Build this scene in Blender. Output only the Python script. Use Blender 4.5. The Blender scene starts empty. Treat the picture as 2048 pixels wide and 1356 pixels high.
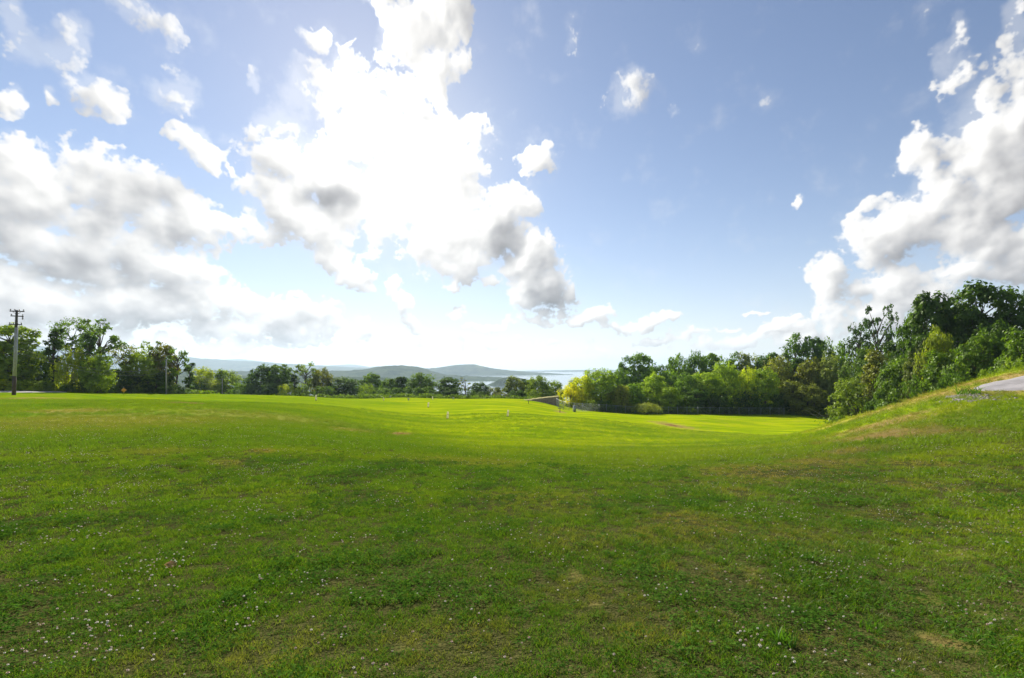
import bpy, math, random
import numpy as np

# ------------------------------------------------------------------ camera
F, CX, HY, EYE = 938.0, 1024.0, 735.0, 1.7      # focal length in photo pixels, centre column, horizon row, eye height
scene = bpy.context.scene
COL = scene.collection
cam_data = bpy.data.cameras.new("camera")
cam_data.sensor_width = 36.0
cam_data.lens = 36.0 * F / 2048.0
cam_data.shift_y = (HY - 678.0) / 2048.0
cam_data.clip_start = 0.05
cam_data.clip_end = 60000.0
cam = bpy.data.objects.new("camera", cam_data)
COL.objects.link(cam)
cam.location = (0, 0, EYE)
cam.rotation_euler = (math.radians(90), 0, 0)
scene.camera = cam

scene.view_settings.view_transform = 'Standard'
scene.view_settings.look = 'None'
scene.view_settings.exposure = 0.8
scene.view_settings.gamma = 1.0
scene.cycles.max_bounces = 7
scene.cycles.diffuse_bounces = 3
scene.cycles.glossy_bounces = 2
scene.cycles.transmission_bounces = 4
scene.cycles.transparent_max_bounces = 6
scene.cycles.volume_bounces = 0
scene.cycles.use_denoising = True
scene.cycles.sample_clamp_indirect = 4.0

# ------------------------------------------------------------------ sun
def azel(px, py):
    dx = px - CX
    return math.atan(dx / F), math.atan((HY - py) / math.hypot(F, dx))

SUN_AZ, SUN_EL = math.radians(-21), math.radians(34)
sd = (math.sin(SUN_AZ) * math.cos(SUN_EL), math.cos(SUN_AZ) * math.cos(SUN_EL), math.sin(SUN_EL))
sun_data = bpy.data.lights.new("sun", 'SUN')
sun_data.energy = 5.0
sun_data.angle = math.radians(0.6)
sun_data.color = (1.0, 0.93, 0.80)
sun = bpy.data.objects.new("sun", sun_data)
COL.objects.link(sun)
from mathutils import Vector
sun.rotation_euler = (-Vector(sd)).to_track_quat('-Z', 'Y').to_euler()
sun.location = (-20, 60, 60)

# ------------------------------------------------------------------ node helper
class NB:
    def __init__(s, tree):
        s.t = tree; s.n = tree.nodes; s.l = tree.links
    def node(s, kind, **kw):
        n = s.n.new(kind)
        for k, v in kw.items():
            setattr(n, k, v)
        return n
    def put(s, sock, v):
        if v is None: return
        if isinstance(v, bpy.types.NodeSocket): s.l.new(v, sock)
        else: sock.default_value = v
    def math(s, op, a, b=None, c=None, clamp=False):
        n = s.node('ShaderNodeMath', operation=op, use_clamp=clamp)
        s.put(n.inputs[0], a); s.put(n.inputs[1], b)
        if c is not None: s.put(n.inputs[2], c)
        return n.outputs[0]
    def vmath(s, op, a, b=None, scale=None):
        n = s.node('ShaderNodeVectorMath', operation=op)
        s.put(n.inputs[0], a)
        if b is not None: s.put(n.inputs[1], b)
        if scale is not None: s.put(n.inputs[3], scale)
        return n.outputs[1] if op in ('DOT_PRODUCT', 'LENGTH', 'DISTANCE') else n.outputs[0]
    def noise(s, vec, scale, detail=4, rough=0.5, lac=2.0, dist=0.0, color=False, dims='3D'):
        n = s.node('ShaderNodeTexNoise', noise_dimensions=dims)
        s.put(n.inputs['Vector'], vec)
        s.put(n.inputs['Scale'], scale); s.put(n.inputs['Detail'], detail)
        s.put(n.inputs['Roughness'], rough); s.put(n.inputs['Lacunarity'], lac); s.put(n.inputs['Distortion'], dist)
        return n.outputs['Color'] if color else n.outputs[0]
    def step(s, x, lo, hi, a=0.0, b=1.0):
        n = s.node('ShaderNodeMapRange', interpolation_type='SMOOTHSTEP')
        s.put(n.inputs[0], x)
        for i, v in enumerate((lo, hi, a, b)): s.put(n.inputs[i + 1], v)
        return n.outputs[0]
    def mix(s, f, a, b, mode='MIX'):
        n = s.node('ShaderNodeMix', data_type='RGBA', blend_type=mode)
        s.put(n.inputs[0], f); s.put(n.inputs[6], a); s.put(n.inputs[7], b)
        return n.outputs[2]
    def blob(s, vec, c, ax, rot):
        m = s.node('ShaderNodeMapping', vector_type='TEXTURE')
        s.put(m.inputs[0], vec)
        m.inputs['Location'].default_value = (c[0], c[1], 0)
        m.inputs['Rotation'].default_value = (0, 0, rot)
        m.inputs['Scale'].default_value = (ax[0], ax[1], 1)
        g = s.node('ShaderNodeTexGradient', gradient_type='SPHERICAL')
        s.l.new(m.outputs[0], g.inputs[0])
        return g.outputs[1]

# ------------------------------------------------------------------ sky and clouds (world)
# clouds as banks in the sky: centre and half sizes (in photo pixels, turned into azimuth and elevation), tilt, weight
CLOUDS = [
 # bank low on the left
 (70,395,150,100,0,1),(250,400,190,85,-14,1),(390,440,110,65,-32,1),(150,500,190,110,0,1),(310,520,140,80,0,1),(470,455,90,40,-8,.9),
 (60,600,170,90,0,1),(270,610,210,55,0,1),(420,600,100,40,0,.9),(560,635,130,42,-4,1),(640,640,60,42,0,1),(740,670,42,20,0,.9),(120,660,230,45,0,.9),(480,655,160,30,0,.8),
 # great bank about the sun
 (830,55,85,85,20,1),(890,25,70,60,0,1),(800,95,60,45,0,.9),(870,130,65,75,0,1),(905,90,35,110,0,.8),(888,200,20,45,0,1),(760,5,70,26,0,1),
 (600,175,70,62,25,1),(560,240,75,55,20,1),(720,180,80,70,-30,1),(570,300,60,60,0,1),(800,285,210,115,-10,1),(640,370,170,120,0,1),
 (910,320,90,85,-20,1),(830,420,230,120,-12,1),(620,440,110,75,-10,1),(990,470,110,80,-30,1),(1085,580,68,65,-20,1.05),(1050,510,60,60,0,1),(930,520,110,50,-8,.9),(1000,420,80,60,0,.9),
 (700,540,64,30,-38,1),(628,78,28,22,0,.95),(600,120,20,13,15,.9),(798,605,26,36,25,.9),(900,570,24,12,0,.9),(912,628,34,18,-18,.95),(512,165,14,24,0,.8),(740,505,30,20,0,.9),(700,85,20,8,30,.7),
 # small clouds high on the left
 (90,95,95,60,10,1.0),(145,60,38,60,0,.95),(30,45,35,55,0,.85),(190,190,75,48,-28,1.0),(255,20,75,42,-10,1.0),(338,175,62,42,-18,1.0),(8,200,42,50,0,1.0),(355,65,22,34,0,.85),(115,210,16,20,0,.8),
 (365,270,45,28,0,.85),(395,290,30,38,20,.9),(425,325,35,18,-35,.8),(470,338,14,10,0,.8),
 # clouds between
 (1258,186,55,55,20,1),(1080,322,50,30,0,.72),(1606,412,14,18,0,1),(1348,210,16,18,0,.65),(1145,80,30,50,-40,.35),
 # bank on the right
 (1893,110,40,66,-10,1),(1910,160,26,40,-20,.9),(2035,60,44,95,0,1),(1985,230,85,100,20,1),(2060,240,80,130,0,1),(1950,330,85,75,20,1),(2040,370,70,60,0,1),
 (1838,285,40,40,0,.9),(1868,275,30,40,0,.8),(1835,320,50,30,10,.85),(1790,455,125,70,18,1),(1840,400,80,60,0,1),(1860,350,45,50,0,.95),(1900,450,90,70,0,1),(1730,480,70,38,0,.95),
 (1975,500,115,62,8,1),(2050,500,60,60,0,.9),(1930,540,90,40,0,.9),
 (1650,560,52,50,-10,1),(1740,575,100,42,0,.9),(1665,620,62,50,0,1),(1830,600,90,36,0,1),(1750,640,120,42,0,1),(1680,665,60,30,0,.9),
 # low streaks over the horizon
 (1198,630,36,28,0,.95),(1285,640,62,18,6,.8),(1600,680,60,20,0,.85),(1500,685,95,22,6,.9),(1555,668,60,20,10,.8),(1455,656,38,9,0,.85),(1512,621,26,6,0,.8),
 (1315,684,50,12,0,.75),(1195,705,60,22,0,.6),(960,655,60,14,0,.6),(1060,640,60,18,0,.5),(1400,700,90,14,0,.6),(640,690,120,10,0,.55),(300,690,200,16,0,.7),
 (560,600,26,9,10,.7),(480,690,80,14,0,.6),(830,650,40,16,-20,.7),(880,690,60,12,0,.55),(1010,690,50,10,0,.5),(1240,655,40,16,0,.8),(1345,640,30,12,10,.7),(1370,672,60,12,8,.75),(1430,690,60,14,0,.7),(1560,650,36,14,0,.6),
 (1100,690,60,10,0,.5),(720,640,30,12,0,.5),(1150,650,30,20,10,.6),(780,690,60,10,0,.5),(1300,712,90,10,0,.6)]
DARK = [(300,375,150,50,-14,.9),(200,520,150,70,0,.7),(60,540,120,60,0,.5),(340,590,120,45,0,.55),(610,640,120,32,0,.75),(740,672,36,15,0,.7),(660,395,105,46,-6,.95),(610,360,60,50,0,.3),(1005,480,52,70,5,1.1),
 (1095,600,60,52,0,1.05),(1115,575,30,40,0,.4),(845,235,60,36,0,.5),(600,240,60,40,0,.2),(1800,505,120,38,0,.5),(1995,565,100,34,0,.8),(2010,400,70,60,0,.5),(2020,520,90,40,0,.5),(905,625,28,12,0,.8),
 (80,440,100,50,0,.4),(440,645,160,26,0,.5),(1290,690,60,12,0,.4),(1200,712,60,20,0,.35),(1760,600,70,34,0,.3),(160,640,200,30,0,.4)]

def to_sky(b):
    px, py, a, c, rot, w = b
    dx = px - CX; hy = math.hypot(F, dx); dy = HY - py
    az, el = azel(px, py)
    return (az, el), (a * F / (F * F + dx * dx), c * hy / (hy * hy + dy * dy)), math.radians(rot), w

# ---- numpy noise
_rs = np.random.RandomState(11)
_GA = _rs.rand(256, 256) * 2 * math.pi
_GX, _GY = np.cos(_GA).astype(np.float32), np.sin(_GA).astype(np.float32)
def gnoise(x, y):
    xi = np.floor(x); yi = np.floor(y)
    fx = (x - xi).astype(np.float32); fy = (y - yi).astype(np.float32)
    i0 = xi.astype(np.int64) & 255; j0 = yi.astype(np.int64) & 255
    i1 = (i0 + 1) & 255; j1 = (j0 + 1) & 255
    u = fx * fx * fx * (fx * (fx * 6 - 15) + 10); v = fy * fy * fy * (fy * (fy * 6 - 15) + 10)
    a = _GX[i0, j0] * fx + _GY[i0, j0] * fy
    b_ = _GX[i1, j0] * (fx - 1) + _GY[i1, j0] * fy
    c = _GX[i0, j1] * fx + _GY[i0, j1] * (fy - 1)
    d = _GX[i1, j1] * (fx - 1) + _GY[i1, j1] * (fy - 1)
    return (a + u * (b_ - a) + v * (c + u * (d - c) - (a + u * (b_ - a)))) * 1.5
def fbm(x, y, octs=5, rough=0.5, lac=2.03, billow=False):
    s = np.zeros(np.shape(x), np.float32); a = 1.0; tot = 0.0
    for o in range(octs):
        n = gnoise(x + 17.3 * o, y - 9.1 * o)
        if billow: n = 0.55 - 2.0 * np.abs(n)
        s += a * n; tot += a
        a *= rough; x = x * lac; y = y * lac
    return s / tot
def sstep(x, lo, hi):
    t = np.clip((x - lo) / (hi - lo), 0, 1)
    return t * t * (3 - 2 * t)

def bank_field(A, E, blobs):
    acc = np.zeros(A.shape, np.float32)
    for e in blobs:
        c, ax, rot, wgt = to_sky(e)
        R = 1.20
        ca, sa = math.cos(rot), math.sin(rot)
        dx = A - c[0]; dy = E - c[1]
        u = (dx * ca + dy * sa) / (ax[0] * R); v = (-dx * sa + dy * ca) / (ax[1] * R)
        r = np.maximum(1 - np.sqrt(u * u + v * v), 0) * wgt
        k = 0.12
        h = np.maximum(k - np.abs(acc - r), 0) / k
        acc = np.maximum(acc, r) + h * h * k * 0.25 * (acc > 0) * (r > 0)
    return acc

_WX, _WY = _rs.rand(256, 256).astype(np.float32), _rs.rand(256, 256).astype(np.float32)
def puffs(x, y):
    """Rounded heads: one minus the squared distance to the nearest scattered centre."""
    xi = np.floor(x).astype(np.int64); yi = np.floor(y).astype(np.int64)
    fx = (x - xi).astype(np.float32); fy = (y - yi).astype(np.float32)
    best = np.full(x.shape, 9.0, np.float32)
    for i in (-1, 0, 1):
        for j in (-1, 0, 1):
            a = (xi + i) & 255; b_ = (yi + j) & 255
            dx = _WX[a, b_] + i - fx; dy = _WY[a, b_] + j - fy
            best = np.minimum(best, dx * dx + dy * dy)
    return 1.0 - np.minimum(best, 1.2) * 1.25
def puff_fbm(x, y, octs, rough):
    s = np.zeros(x.shape, np.float32); a = 1.0; tot = 0.0
    for o in range(octs):
        s += a * puffs(x + 5.7 * o, y + 3.1 * o); tot += a
        a *= rough; x = x * 2.1; y = y * 2.1
    return s / tot

def cloud_maps(A, E):
    """Thickness of the clouds at azimuth A, elevation E (arrays in radians)."""
    wx = fbm(A * 10, E * 10 + 40, 5, .6); wy = fbm(A * 10 + 70, E * 10, 5, .6)
    Aw = A + 0.040 * wx; Ew = E + 0.040 * wy
    m = bank_field(Aw, Ew, CLOUDS)
    gen = sstep(np.abs(A), 0.9, 1.25); gen = np.maximum(gen, sstep(E, 0.8, 1.0))
    other = sstep(fbm(A * 2.2 + 5, E * 3.5, 4), 0.02, 0.5) * 0.7 * gen
    m = np.maximum(m, other)
    small = sstep(E, 0.02, 0.30)                       # clouds low down are far off: finer, flatter
    Ap = A + 0.010 * wx; Ep = E + 0.010 * wy
    n = fbm(A * 12 + 3, E * 14, 8, 0.58)
    p1 = puff_fbm(Ap * 17, Ep * 20, 4, 0.5); p2 = puff_fbm(Ap * 46, Ep * 60, 3, 0.5)
    pf = p1 * (0.25 + 0.75 * small) + p2 * (0.75 - 0.75 * small)
    wisp = sstep(E, 0.34, 0.46) * sstep(np.abs(A + .15), 0.20, 0.28) * (1 - .5 * sstep(A, .6, .75))       # torn, soft clouds high on both sides
    n3 = fbm(Ap * 40 + 8, Ep * 40, 6, .6)
    T = m * (1.55 - 0.55 * wisp) + n * (1.6 + 1.5 * wisp) + n3 * (0.35 + 0.9 * wisp) + (pf - 0.60) * (1.5 - 0.9 * wisp) - 0.44 - 0.10 * wisp
    torn = np.abs(fbm(Ap * 21 + 8, Ep * 21, 6, .62))
    T = T - wisp * (0.55 * sstep(torn, .02, .26) - .16) - (1 - wisp) * 0.30 * (sstep(torn, .05, .30) - .4)
    T = T + sstep(m, 0.0, 0.14) - 1.0
    return T, m, pf, n, wisp

def bilin(img, fx, fy):
    h, w_ = img.shape
    fx = np.clip(fx, 0, w_ - 1.001); fy = np.clip(fy, 0, h - 1.001)
    x0 = fx.astype(np.int64); y0 = fy.astype(np.int64)
    tx = (fx - x0).astype(np.float32); ty = (fy - y0).astype(np.float32)
    return (img[y0, x0] * (1 - tx) + img[y0, x0 + 1] * tx) * (1 - ty) + (img[y0 + 1, x0] * (1 - tx) + img[y0 + 1, x0 + 1] * tx) * ty

def cloud_image(a0, a1, e0, e1, W, H):
    """Cloud cover (alpha) and cloud light, on an azimuth by elevation grid."""
    A, E = np.meshgrid(np.linspace(a0, a1, W, dtype=np.float32), np.linspace(e0, e1, H, dtype=np.float32))
    T, m, pf, n, wisp = cloud_maps(A, E)
    dk = bank_field(A + 0.03 * fbm(A * 14, E * 14, 3), E + 0.03 * fbm(A * 14 + 9, E * 14, 3), DARK)
    dA = (a1 - a0) / (W - 1); dE = (e1 - e0) / (H - 1)
    tx, ty = SUN_AZ - A, SUN_EL - E
    dist = np.sqrt(tx * tx + ty * ty) + 1e-4
    ux, uy = tx / dist, ty / dist
    uy = uy + 0.35; q = np.sqrt(ux * ux + uy * uy); ux, uy = ux / q, uy / q       # light also comes from the open sky above
    def soft(F_, rad):
        for ax_ in (0, 1):
            k_ = max(1, int(rad / (dE if ax_ == 0 else dA)))
            for _ in range(2):
                c_ = np.cumsum(np.pad(F_, [(k_ + 1, k_) if a_ == ax_ else (0, 0) for a_ in (0, 1)], mode='edge'), axis=ax_, dtype=np.float64)
                F_ = (np.take(c_, range(2 * k_ + 1, c_.shape[ax_]), ax_) - np.take(c_, range(0, c_.shape[ax_] - 2 * k_ - 1), ax_)) / (2 * k_ + 1)
        return F_.astype(np.float32)
    Traw = np.maximum(T, 0)
    Tp = 0.25 * Traw + 0.75 * soft(Traw, 0.0045)
    Tb = soft(Traw, 0.022)
    X = (A - a0) / dA; Y = (E - e0) / dE
    occ = np.zeros(T.shape, np.float32)
    for s in (0.004, 0.009, 0.017, 0.03, 0.05):
        occ += np.maximum(bilin(Tp, X + ux * s / dA, Y + uy * s / dE) - Tp * 0.55, 0) * (0.9 if s < .02 else 0.6)
    near = bilin(Tp, X + ux * 0.006 / dA, Y + uy * 0.006 / dE)
    mid = bilin(Tp, X + ux * 0.02 / dA, Y + uy * 0.02 / dE)
    facing = np.clip((Tp - near) * 1.0 + (Tp - mid) * 0.85, -1, 1) * (1 - 0.6 * wisp)
    backlit = np.exp(-(dist / 0.50) ** 2)
    lum = 0.885 - 0.05 * wisp + 0.20 * facing - 0.095 * np.clip(occ, 0, 1.6)
    ms = bilin(m, X + ux * 0.05 / dA, Y + uy * 0.05 / dE)
    lum += 0.30 * np.clip(m - ms, -.5, .5) * (1 - .6 * wisp)
    lum += 0.16 * np.clip(Tb - bilin(Tb, X + ux * 0.035 / dA, Y + uy * 0.035 / dE), -.7, .7)
    lum -= 0.06 * sstep(Tb, 0.5, 1.5)
    thin = np.exp(-Traw * 2.2)
    lum += thin * (0.04 + 0.20 * backlit)
    core = sstep(dk + 0.15 * n, 0.05, 0.8)
    lum *= 1 - 0.41 * core
    alpha = 1 - np.exp(-np.maximum(T, 0) * (6.2 - 4.8 * wisp))
    alpha = np.maximum(alpha, 0.28 * sstep(m * 1.6 + n * 1.0, 0.05, 0.9))        # thin mist between the heads
    alpha *= 0.35 + 0.65 * sstep(E, 0.0, 0.06)
    return alpha.astype(np.float32), lum.astype(np.float32), core.astype(np.float32)

# ------------------------------------------------------------------ world: Nishita sky, clouds, sunlit haze
world = bpy.data.worlds.new("World")
scene.world = world
world.use_nodes = True
wt = world.node_tree
wt.nodes.clear()
IW, IH = 6144, 1536
cover = np.zeros((IH, IW, 4), np.float32)
cover[..., 3] = 1
def _fill(a0, a1, e0, e1, W, H):
    a_, l_, c_ = cloud_image(a0, a1, e0, e1, W, H)
    return np.stack([a_, np.clip(l_ * 0.5, 0, 1), c_], -1)
low = _fill(-math.pi, math.pi, 0, math.pi / 2, IW // 8, IH // 8)
yy, xx = np.meshgrid(np.linspace(0, IH // 8 - 1, IH), np.linspace(0, IW // 8 - 1, IW), indexing='ij')
for ch in range(3): cover[..., ch] = bilin(low[..., ch], xx, yy)
seam = sstep(math.pi - np.abs(np.linspace(-math.pi, math.pi, IW)), 0.05, 0.5)[None, :]
cover[..., 0] *= seam
x0, x1, y1 = int(IW * (0.5 - 0.98 / (2 * math.pi))), int(IW * (0.5 + 0.98 / (2 * math.pi))), int(IH * 0.80 / (math.pi / 2))
pix = 2 * math.pi / IW
cover[:y1, x0:x1, :3] = _fill(-math.pi + (x0 + .5) * pix, -math.pi + (x1 - .5) * pix, 0, (y1 - .5) * pix, x1 - x0, y1)
img = bpy.data.images.new("cloud_cover", IW, IH, alpha=False, float_buffer=False, is_data=True)
img.pixels.foreach_set(cover.ravel())
img.pack()
del cover, xx, yy

w = NB(wt)
tc = w.node('ShaderNodeTexCoord')
nrm = w.vmath('NORMALIZE', tc.outputs['Generated'])
sep = w.node('ShaderNodeSeparateXYZ'); w.l.new(nrm, sep.inputs[0])
az = w.math('ARCTAN2', sep.outputs[0], sep.outputs[1])
el = w.math('ARCSINE', sep.outputs[2])
cmb = w.node('ShaderNodeCombineXYZ')
w.l.new(w.math('MULTIPLY_ADD', az, 1 / (2 * math.pi), 0.5), cmb.inputs[0])
w.l.new(w.math('DIVIDE', w.math('MAXIMUM', el, 0.0005), math.pi / 2), cmb.inputs[1])
ct = w.node('ShaderNodeTexImage', interpolation='Cubic', extension='EXTEND'); ct.image = img
w.l.new(cmb.outputs[0], ct.inputs[0])
cs = w.node('ShaderNodeSeparateColor'); w.l.new(ct.outputs[0], cs.inputs[0])
alpha, lum, core = cs.outputs[0], w.math('MULTIPLY', cs.outputs[1], 2.0), cs.outputs[2]

sky = w.node('ShaderNodeTexSky', sky_type='NISHITA')
sky.sun_disc = False
sky.sun_elevation = SUN_EL
sky.sun_rotation = SUN_AZ
sky.altitude = 200; sky.air_density = 1.0; sky.dust_density = 0.1; sky.ozone_density = 3.0
STR = 0.070
k = 1.0 / STR / 2 ** 0.8
gaz, gel = azel(800, 335)
cosang = w.vmath('DOT_PRODUCT', nrm, (math.sin(gaz) * math.cos(gel), math.cos(gaz) * math.cos(gel), math.sin(gel)))
ang = w.math('ARCCOSINE', w.math('MINIMUM', cosang, 0.99999))
glow_in = w.math('EXPONENT', w.math('MULTIPLY', w.math('POWER', w.math('DIVIDE', ang, 0.18), 2.0), -1.0))
glow_out = w.math('EXPONENT', w.math('DIVIDE', ang, -0.40))
lowhaze = w.math('EXPONENT', w.math('DIVIDE', w.math('MAXIMUM', el, 0.0), -0.13))
veil = w.math('ADD', w.math('MULTIPLY', glow_in, 0.40), w.math('MULTIPLY', glow_out, 0.22))
veil = w.math('ADD', veil, w.math('MULTIPLY', lowhaze, 0.68), clamp=True)
skycol = w.mix(veil, w.mix(1.0, sky.outputs[0], (1.10, 1.0, .98, 1), 'MULTIPLY'), (0.955 * k, 0.965 * k, 0.99 * k, 1))
lum = w.math('ADD', lum, w.math('MULTIPLY', w.math('MULTIPLY', glow_in, 0.62), w.math('SUBTRACT', 1.0, w.math('MULTIPLY', core, 0.95))))
lum = w.math('ADD', lum, w.math('MULTIPLY', glow_out, 0.10))
tint = w.mix(w.step(lum, 0.5, 0.95), (0.985, 0.97, 0.975, 1), (1.0, 0.98, 0.95, 1))
ccol = w.vmath('SCALE', tint, scale=w.math('MULTIPLY', lum, k))
allsky = w.mix(alpha, skycol, ccol)
bg = w.node('ShaderNodeBackground'); w.l.new(allsky, bg.inputs[0]); bg.inputs[1].default_value = STR
wo = w.node('ShaderNodeOutputWorld'); w.l.new(bg.outputs[0], wo.inputs[0])
world.cycles.sampling_method = 'MANUAL'
world.cycles.sample_map_resolution = 1024

# ------------------------------------------------------------------ helpers for objects
def tag(o, label=None, cat=None, group=None, kind=None):
    if label: o['label'] = label
    if cat: o['category'] = cat
    if group: o['group'] = group
    if kind: o['kind'] = kind
    return o
def empty(name, loc, rz=0.0):
    o = bpy.data.objects.new(name, None); COL.objects.link(o)
    o.location = loc; o.rotation_euler = (0, 0, rz); o.empty_display_size = 0.2
    return o
def mesh_data(name, verts, faces, mat=None, smooth=False):
    """faces: an (n,3) or (n,4) int array, or a list of such arrays."""
    me = bpy.data.meshes.new(name)
    v = np.asarray(verts, np.float32)
    fl = faces if isinstance(faces, list) and not isinstance(faces[0], tuple) else [faces]
    fl = [np.asarray(f, np.int32) for f in fl if len(f)]
    me.vertices.add(len(v)); me.vertices.foreach_set('co', v.ravel())
    nl = sum(f.size for f in fl); nf = sum(len(f) for f in fl)
    me.loops.add(nl); me.loops.foreach_set('vertex_index', np.concatenate([f.ravel() for f in fl]))
    tot = np.concatenate([np.full(len(f), f.shape[1], np.int32) for f in fl])
    me.polygons.add(nf)
    me.polygons.foreach_set('loop_start', np.concatenate([[0], np.cumsum(tot)[:-1]]).astype(np.int32))
    me.polygons.foreach_set('loop_total', tot)
    if smooth: me.polygons.foreach_set('use_smooth', np.ones(nf, bool))
    if mat: me.materials.append(mat)
    me.update(calc_edges=True)
    return me
def put(name, me, parent=None, loc=(0, 0, 0)):
    o = bpy.data.objects.new(name, me); COL.objects.link(o)
    o.location = loc
    if parent: o.parent = parent
    return o
class MB:
    """Collects tubes, boxes and lathes into one mesh."""
    def __init__(s): s.v = []; s.q = []; s.t = []; s.n = 0
    def add(s, v, q=None, t=None):
        v = np.asarray(v, float)
        if q is not None and len(q): s.q.append(np.asarray(q) + s.n)
        if t is not None and len(t): s.t.append(np.asarray(t) + s.n)
        s.v.append(v); s.n += len(v)
    def tube(s, pts, rad, sides=6, caps=True):
        pts = np.asarray(pts, float); m = len(pts)
        rad = np.broadcast_to(rad, (m,))
        tg = np.gradient(pts, axis=0); tg /= np.linalg.norm(tg, axis=1)[:, None] + 1e-9
        ref = np.array([0, 0, 1.0]) if abs(tg[0][2]) < 0.9 else np.array([1.0, 0, 0])
        a = np.cross(tg, ref); a /= np.linalg.norm(a, axis=1)[:, None] + 1e-9
        c = np.cross(tg, a)
        th = np.arange(sides) * 2 * math.pi / sides
        ring = pts[:, None] + rad[:, None, None] * (np.cos(th)[None, :, None] * a[:, None] + np.sin(th)[None, :, None] * c[:, None])
        i = np.arange(m - 1)[:, None] * sides; j = np.arange(sides)[None]; j2 = (j + 1) % sides
        q = np.stack([i + j, i + j2, i + sides + j2, i + sides + j], -1).reshape(-1, 4)
        v = ring.reshape(-1, 3); t = None
        if caps:
            v = np.vstack([v, pts[0], pts[-1]]); n = m * sides
            t = [(n, (k + 1) % sides, k) for k in range(sides)] + [(n + 1, n - sides + k, n - sides + (k + 1) % sides) for k in range(sides)]
        s.add(v, q, t)
    def box(s, c, d, rz=0.0, bev=0.0):
        x, y, z = [k / 2 for k in d]
        P = np.array([(-x, -y, -z), (x, -y, -z), (x, y, -z), (-x, y, -z), (-x, -y, z), (x, -y, z), (x, y, z), (-x, y, z)])
        if rz:
            ca, sa = math.cos(rz), math.sin(rz)
            P = P @ np.array([[ca, sa, 0], [-sa, ca, 0], [0, 0, 1]])
        s.add(P + np.array(c), [(0, 3, 2, 1), (4, 5, 6, 7), (0, 1, 5, 4), (1, 2, 6, 5), (2, 3, 7, 6), (3, 0, 4, 7)])
    def data(s, name, mat=None, smooth=False):
        return mesh_data(name, np.vstack(s.v), [np.vstack(s.q) if s.q else [], np.vstack(s.t) if s.t else []], mat, smooth)
    def build(s, name, mat, parent=None, loc=(0, 0, 0), smooth=False):
        return put(name, s.data(name, mat, smooth), parent, loc)

# ------------------------------------------------------------------ the lie of the land
# survey points: photo column, photo row, distance straight ahead
SURVEY = [
 (-60,1356,2.6),(400,1356,2.58),(1024,1356,2.57),(1500,1356,2.57),(2048,1356,2.57),
 (-60,1100,5.0),(500,1100,5.0),(1024,1100,5.0),(1500,1100,5.05),(1780,1100,5.2),(2048,1100,4.8),(2300,1100,4.6),
 (-60,960,9),(300,950,10),(700,950,11),(1024,950,11.8),(1300,960,11.3),(1500,950,12),(1780,950,10.6),(2048,950,9.2),(2300,950,8),
 (-60,870,17),(300,870,18),(600,885,18),(800,900,19),(1024,912,20),(1300,915,20),(1500,903,21),(1650,890,20),(1780,872,17),(1900,862,15.5),(2048,850,14.5),(2300,830,12),
 (-60,830,28),(300,828,30),(600,850,30),(800,873,30),(1024,885,30),(1300,890,32),(1500,886,30),(1640,868,28),(1790,825,24),(1900,800,21),(2048,787,20),(2300,760,17),
 (-60,802,45),(130,802,46),(300,800,46),(430,806,50),(600,822,48),(800,848,46),(1024,858,46),(1300,872,48),(1500,876,42),(1600,868,38),
 (1700,836,33),(1800,805,29),(1900,776,27),(1980,754,26),(2048,737,25.5),(2300,690,24),
 (-60,788,62),(27,790,61),(130,789,63),(240,800,60),(330,803,62),(430,802,70),(600,808,68),(800,832,66),(895,838,67),(1024,833,67),(1200,842,70),(1400,860,72),(1560,866,74),(1720,865,66),(1820,850,56),(1930,830,46),(2048,800,42),(2300,760,40),
 (-60,783,70),(60,783,72),(130,785,74),(240,789,78),(330,789,84),(420,788,100),(520,790,104),(600,795,98),(800,812,92),(1024,811,94),(1200,826,96),(1300,836,100),(1400,834,104),(1500,842,104),(1620,848,100),(1720,855,95),(1850,850,85),
 (632,797,94),(767,800,116),(865,797,130),(1057,807,108),(1120,823,99),
 (-60,781,90),(130,782,95),(240,786,100),(400,790,125),(600,793,128),(800,795,132),(1000,797,130),(1075,800,122),(1150,821,112),(1230,826,122),(1400,829,126),(1500,829,126),(1620,829,126),(1720,836,125),(1850,838,115),(2048,825,80),(2300,810,70),
 (400,797,150),(700,799,160),(1000,803,158),(1200,815,155),(1400,815,160),(1620,815,160),(1850,815,150),(2048,795,130),(240,790,150),(-60,785,150),(2300,770,120)]
_S = []
for px_, py_, D_ in SURVEY:
    x_ = (px_ - CX) / F * D_
    _S.append((math.atan2(x_, D_), math.log(math.hypot(x_, D_)), -(py_ - HY) / F * D_ + EYE))
_S = np.array(_S)
def _phi(r2): return 0.5 * r2 * np.log(r2 + 1e-9)
_KX = np.array([2.6, 1.0])
_P = _S[:, :2] * _KX
_n = len(_P)
_K = _phi(((_P[:, None] - _P[None]) ** 2).sum(-1)) + np.eye(_n) * 0.004
_A = np.zeros((_n + 3, _n + 3)); _A[:_n, :_n] = _K; _A[:_n, _n] = 1; _A[:_n, _n + 1:] = _P; _A[_n, :_n] = 1; _A[_n + 1:, :_n] = _P.T
_W = np.linalg.solve(_A, np.concatenate([_S[:, 2], [0, 0, 0]]))
def _rbf(th, lr):
    out = np.empty(th.shape)
    q = np.stack([th * _KX[0], lr * _KX[1]], -1)
    for i in range(0, len(q), 20000):
        d = ((q[i:i + 20000, None] - _P[None]) ** 2).sum(-1)
        out[i:i + 20000] = _phi(d) @ _W[:_n] + _W[_n] + q[i:i + 20000] @ _W[_n + 1:]
    return out
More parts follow.
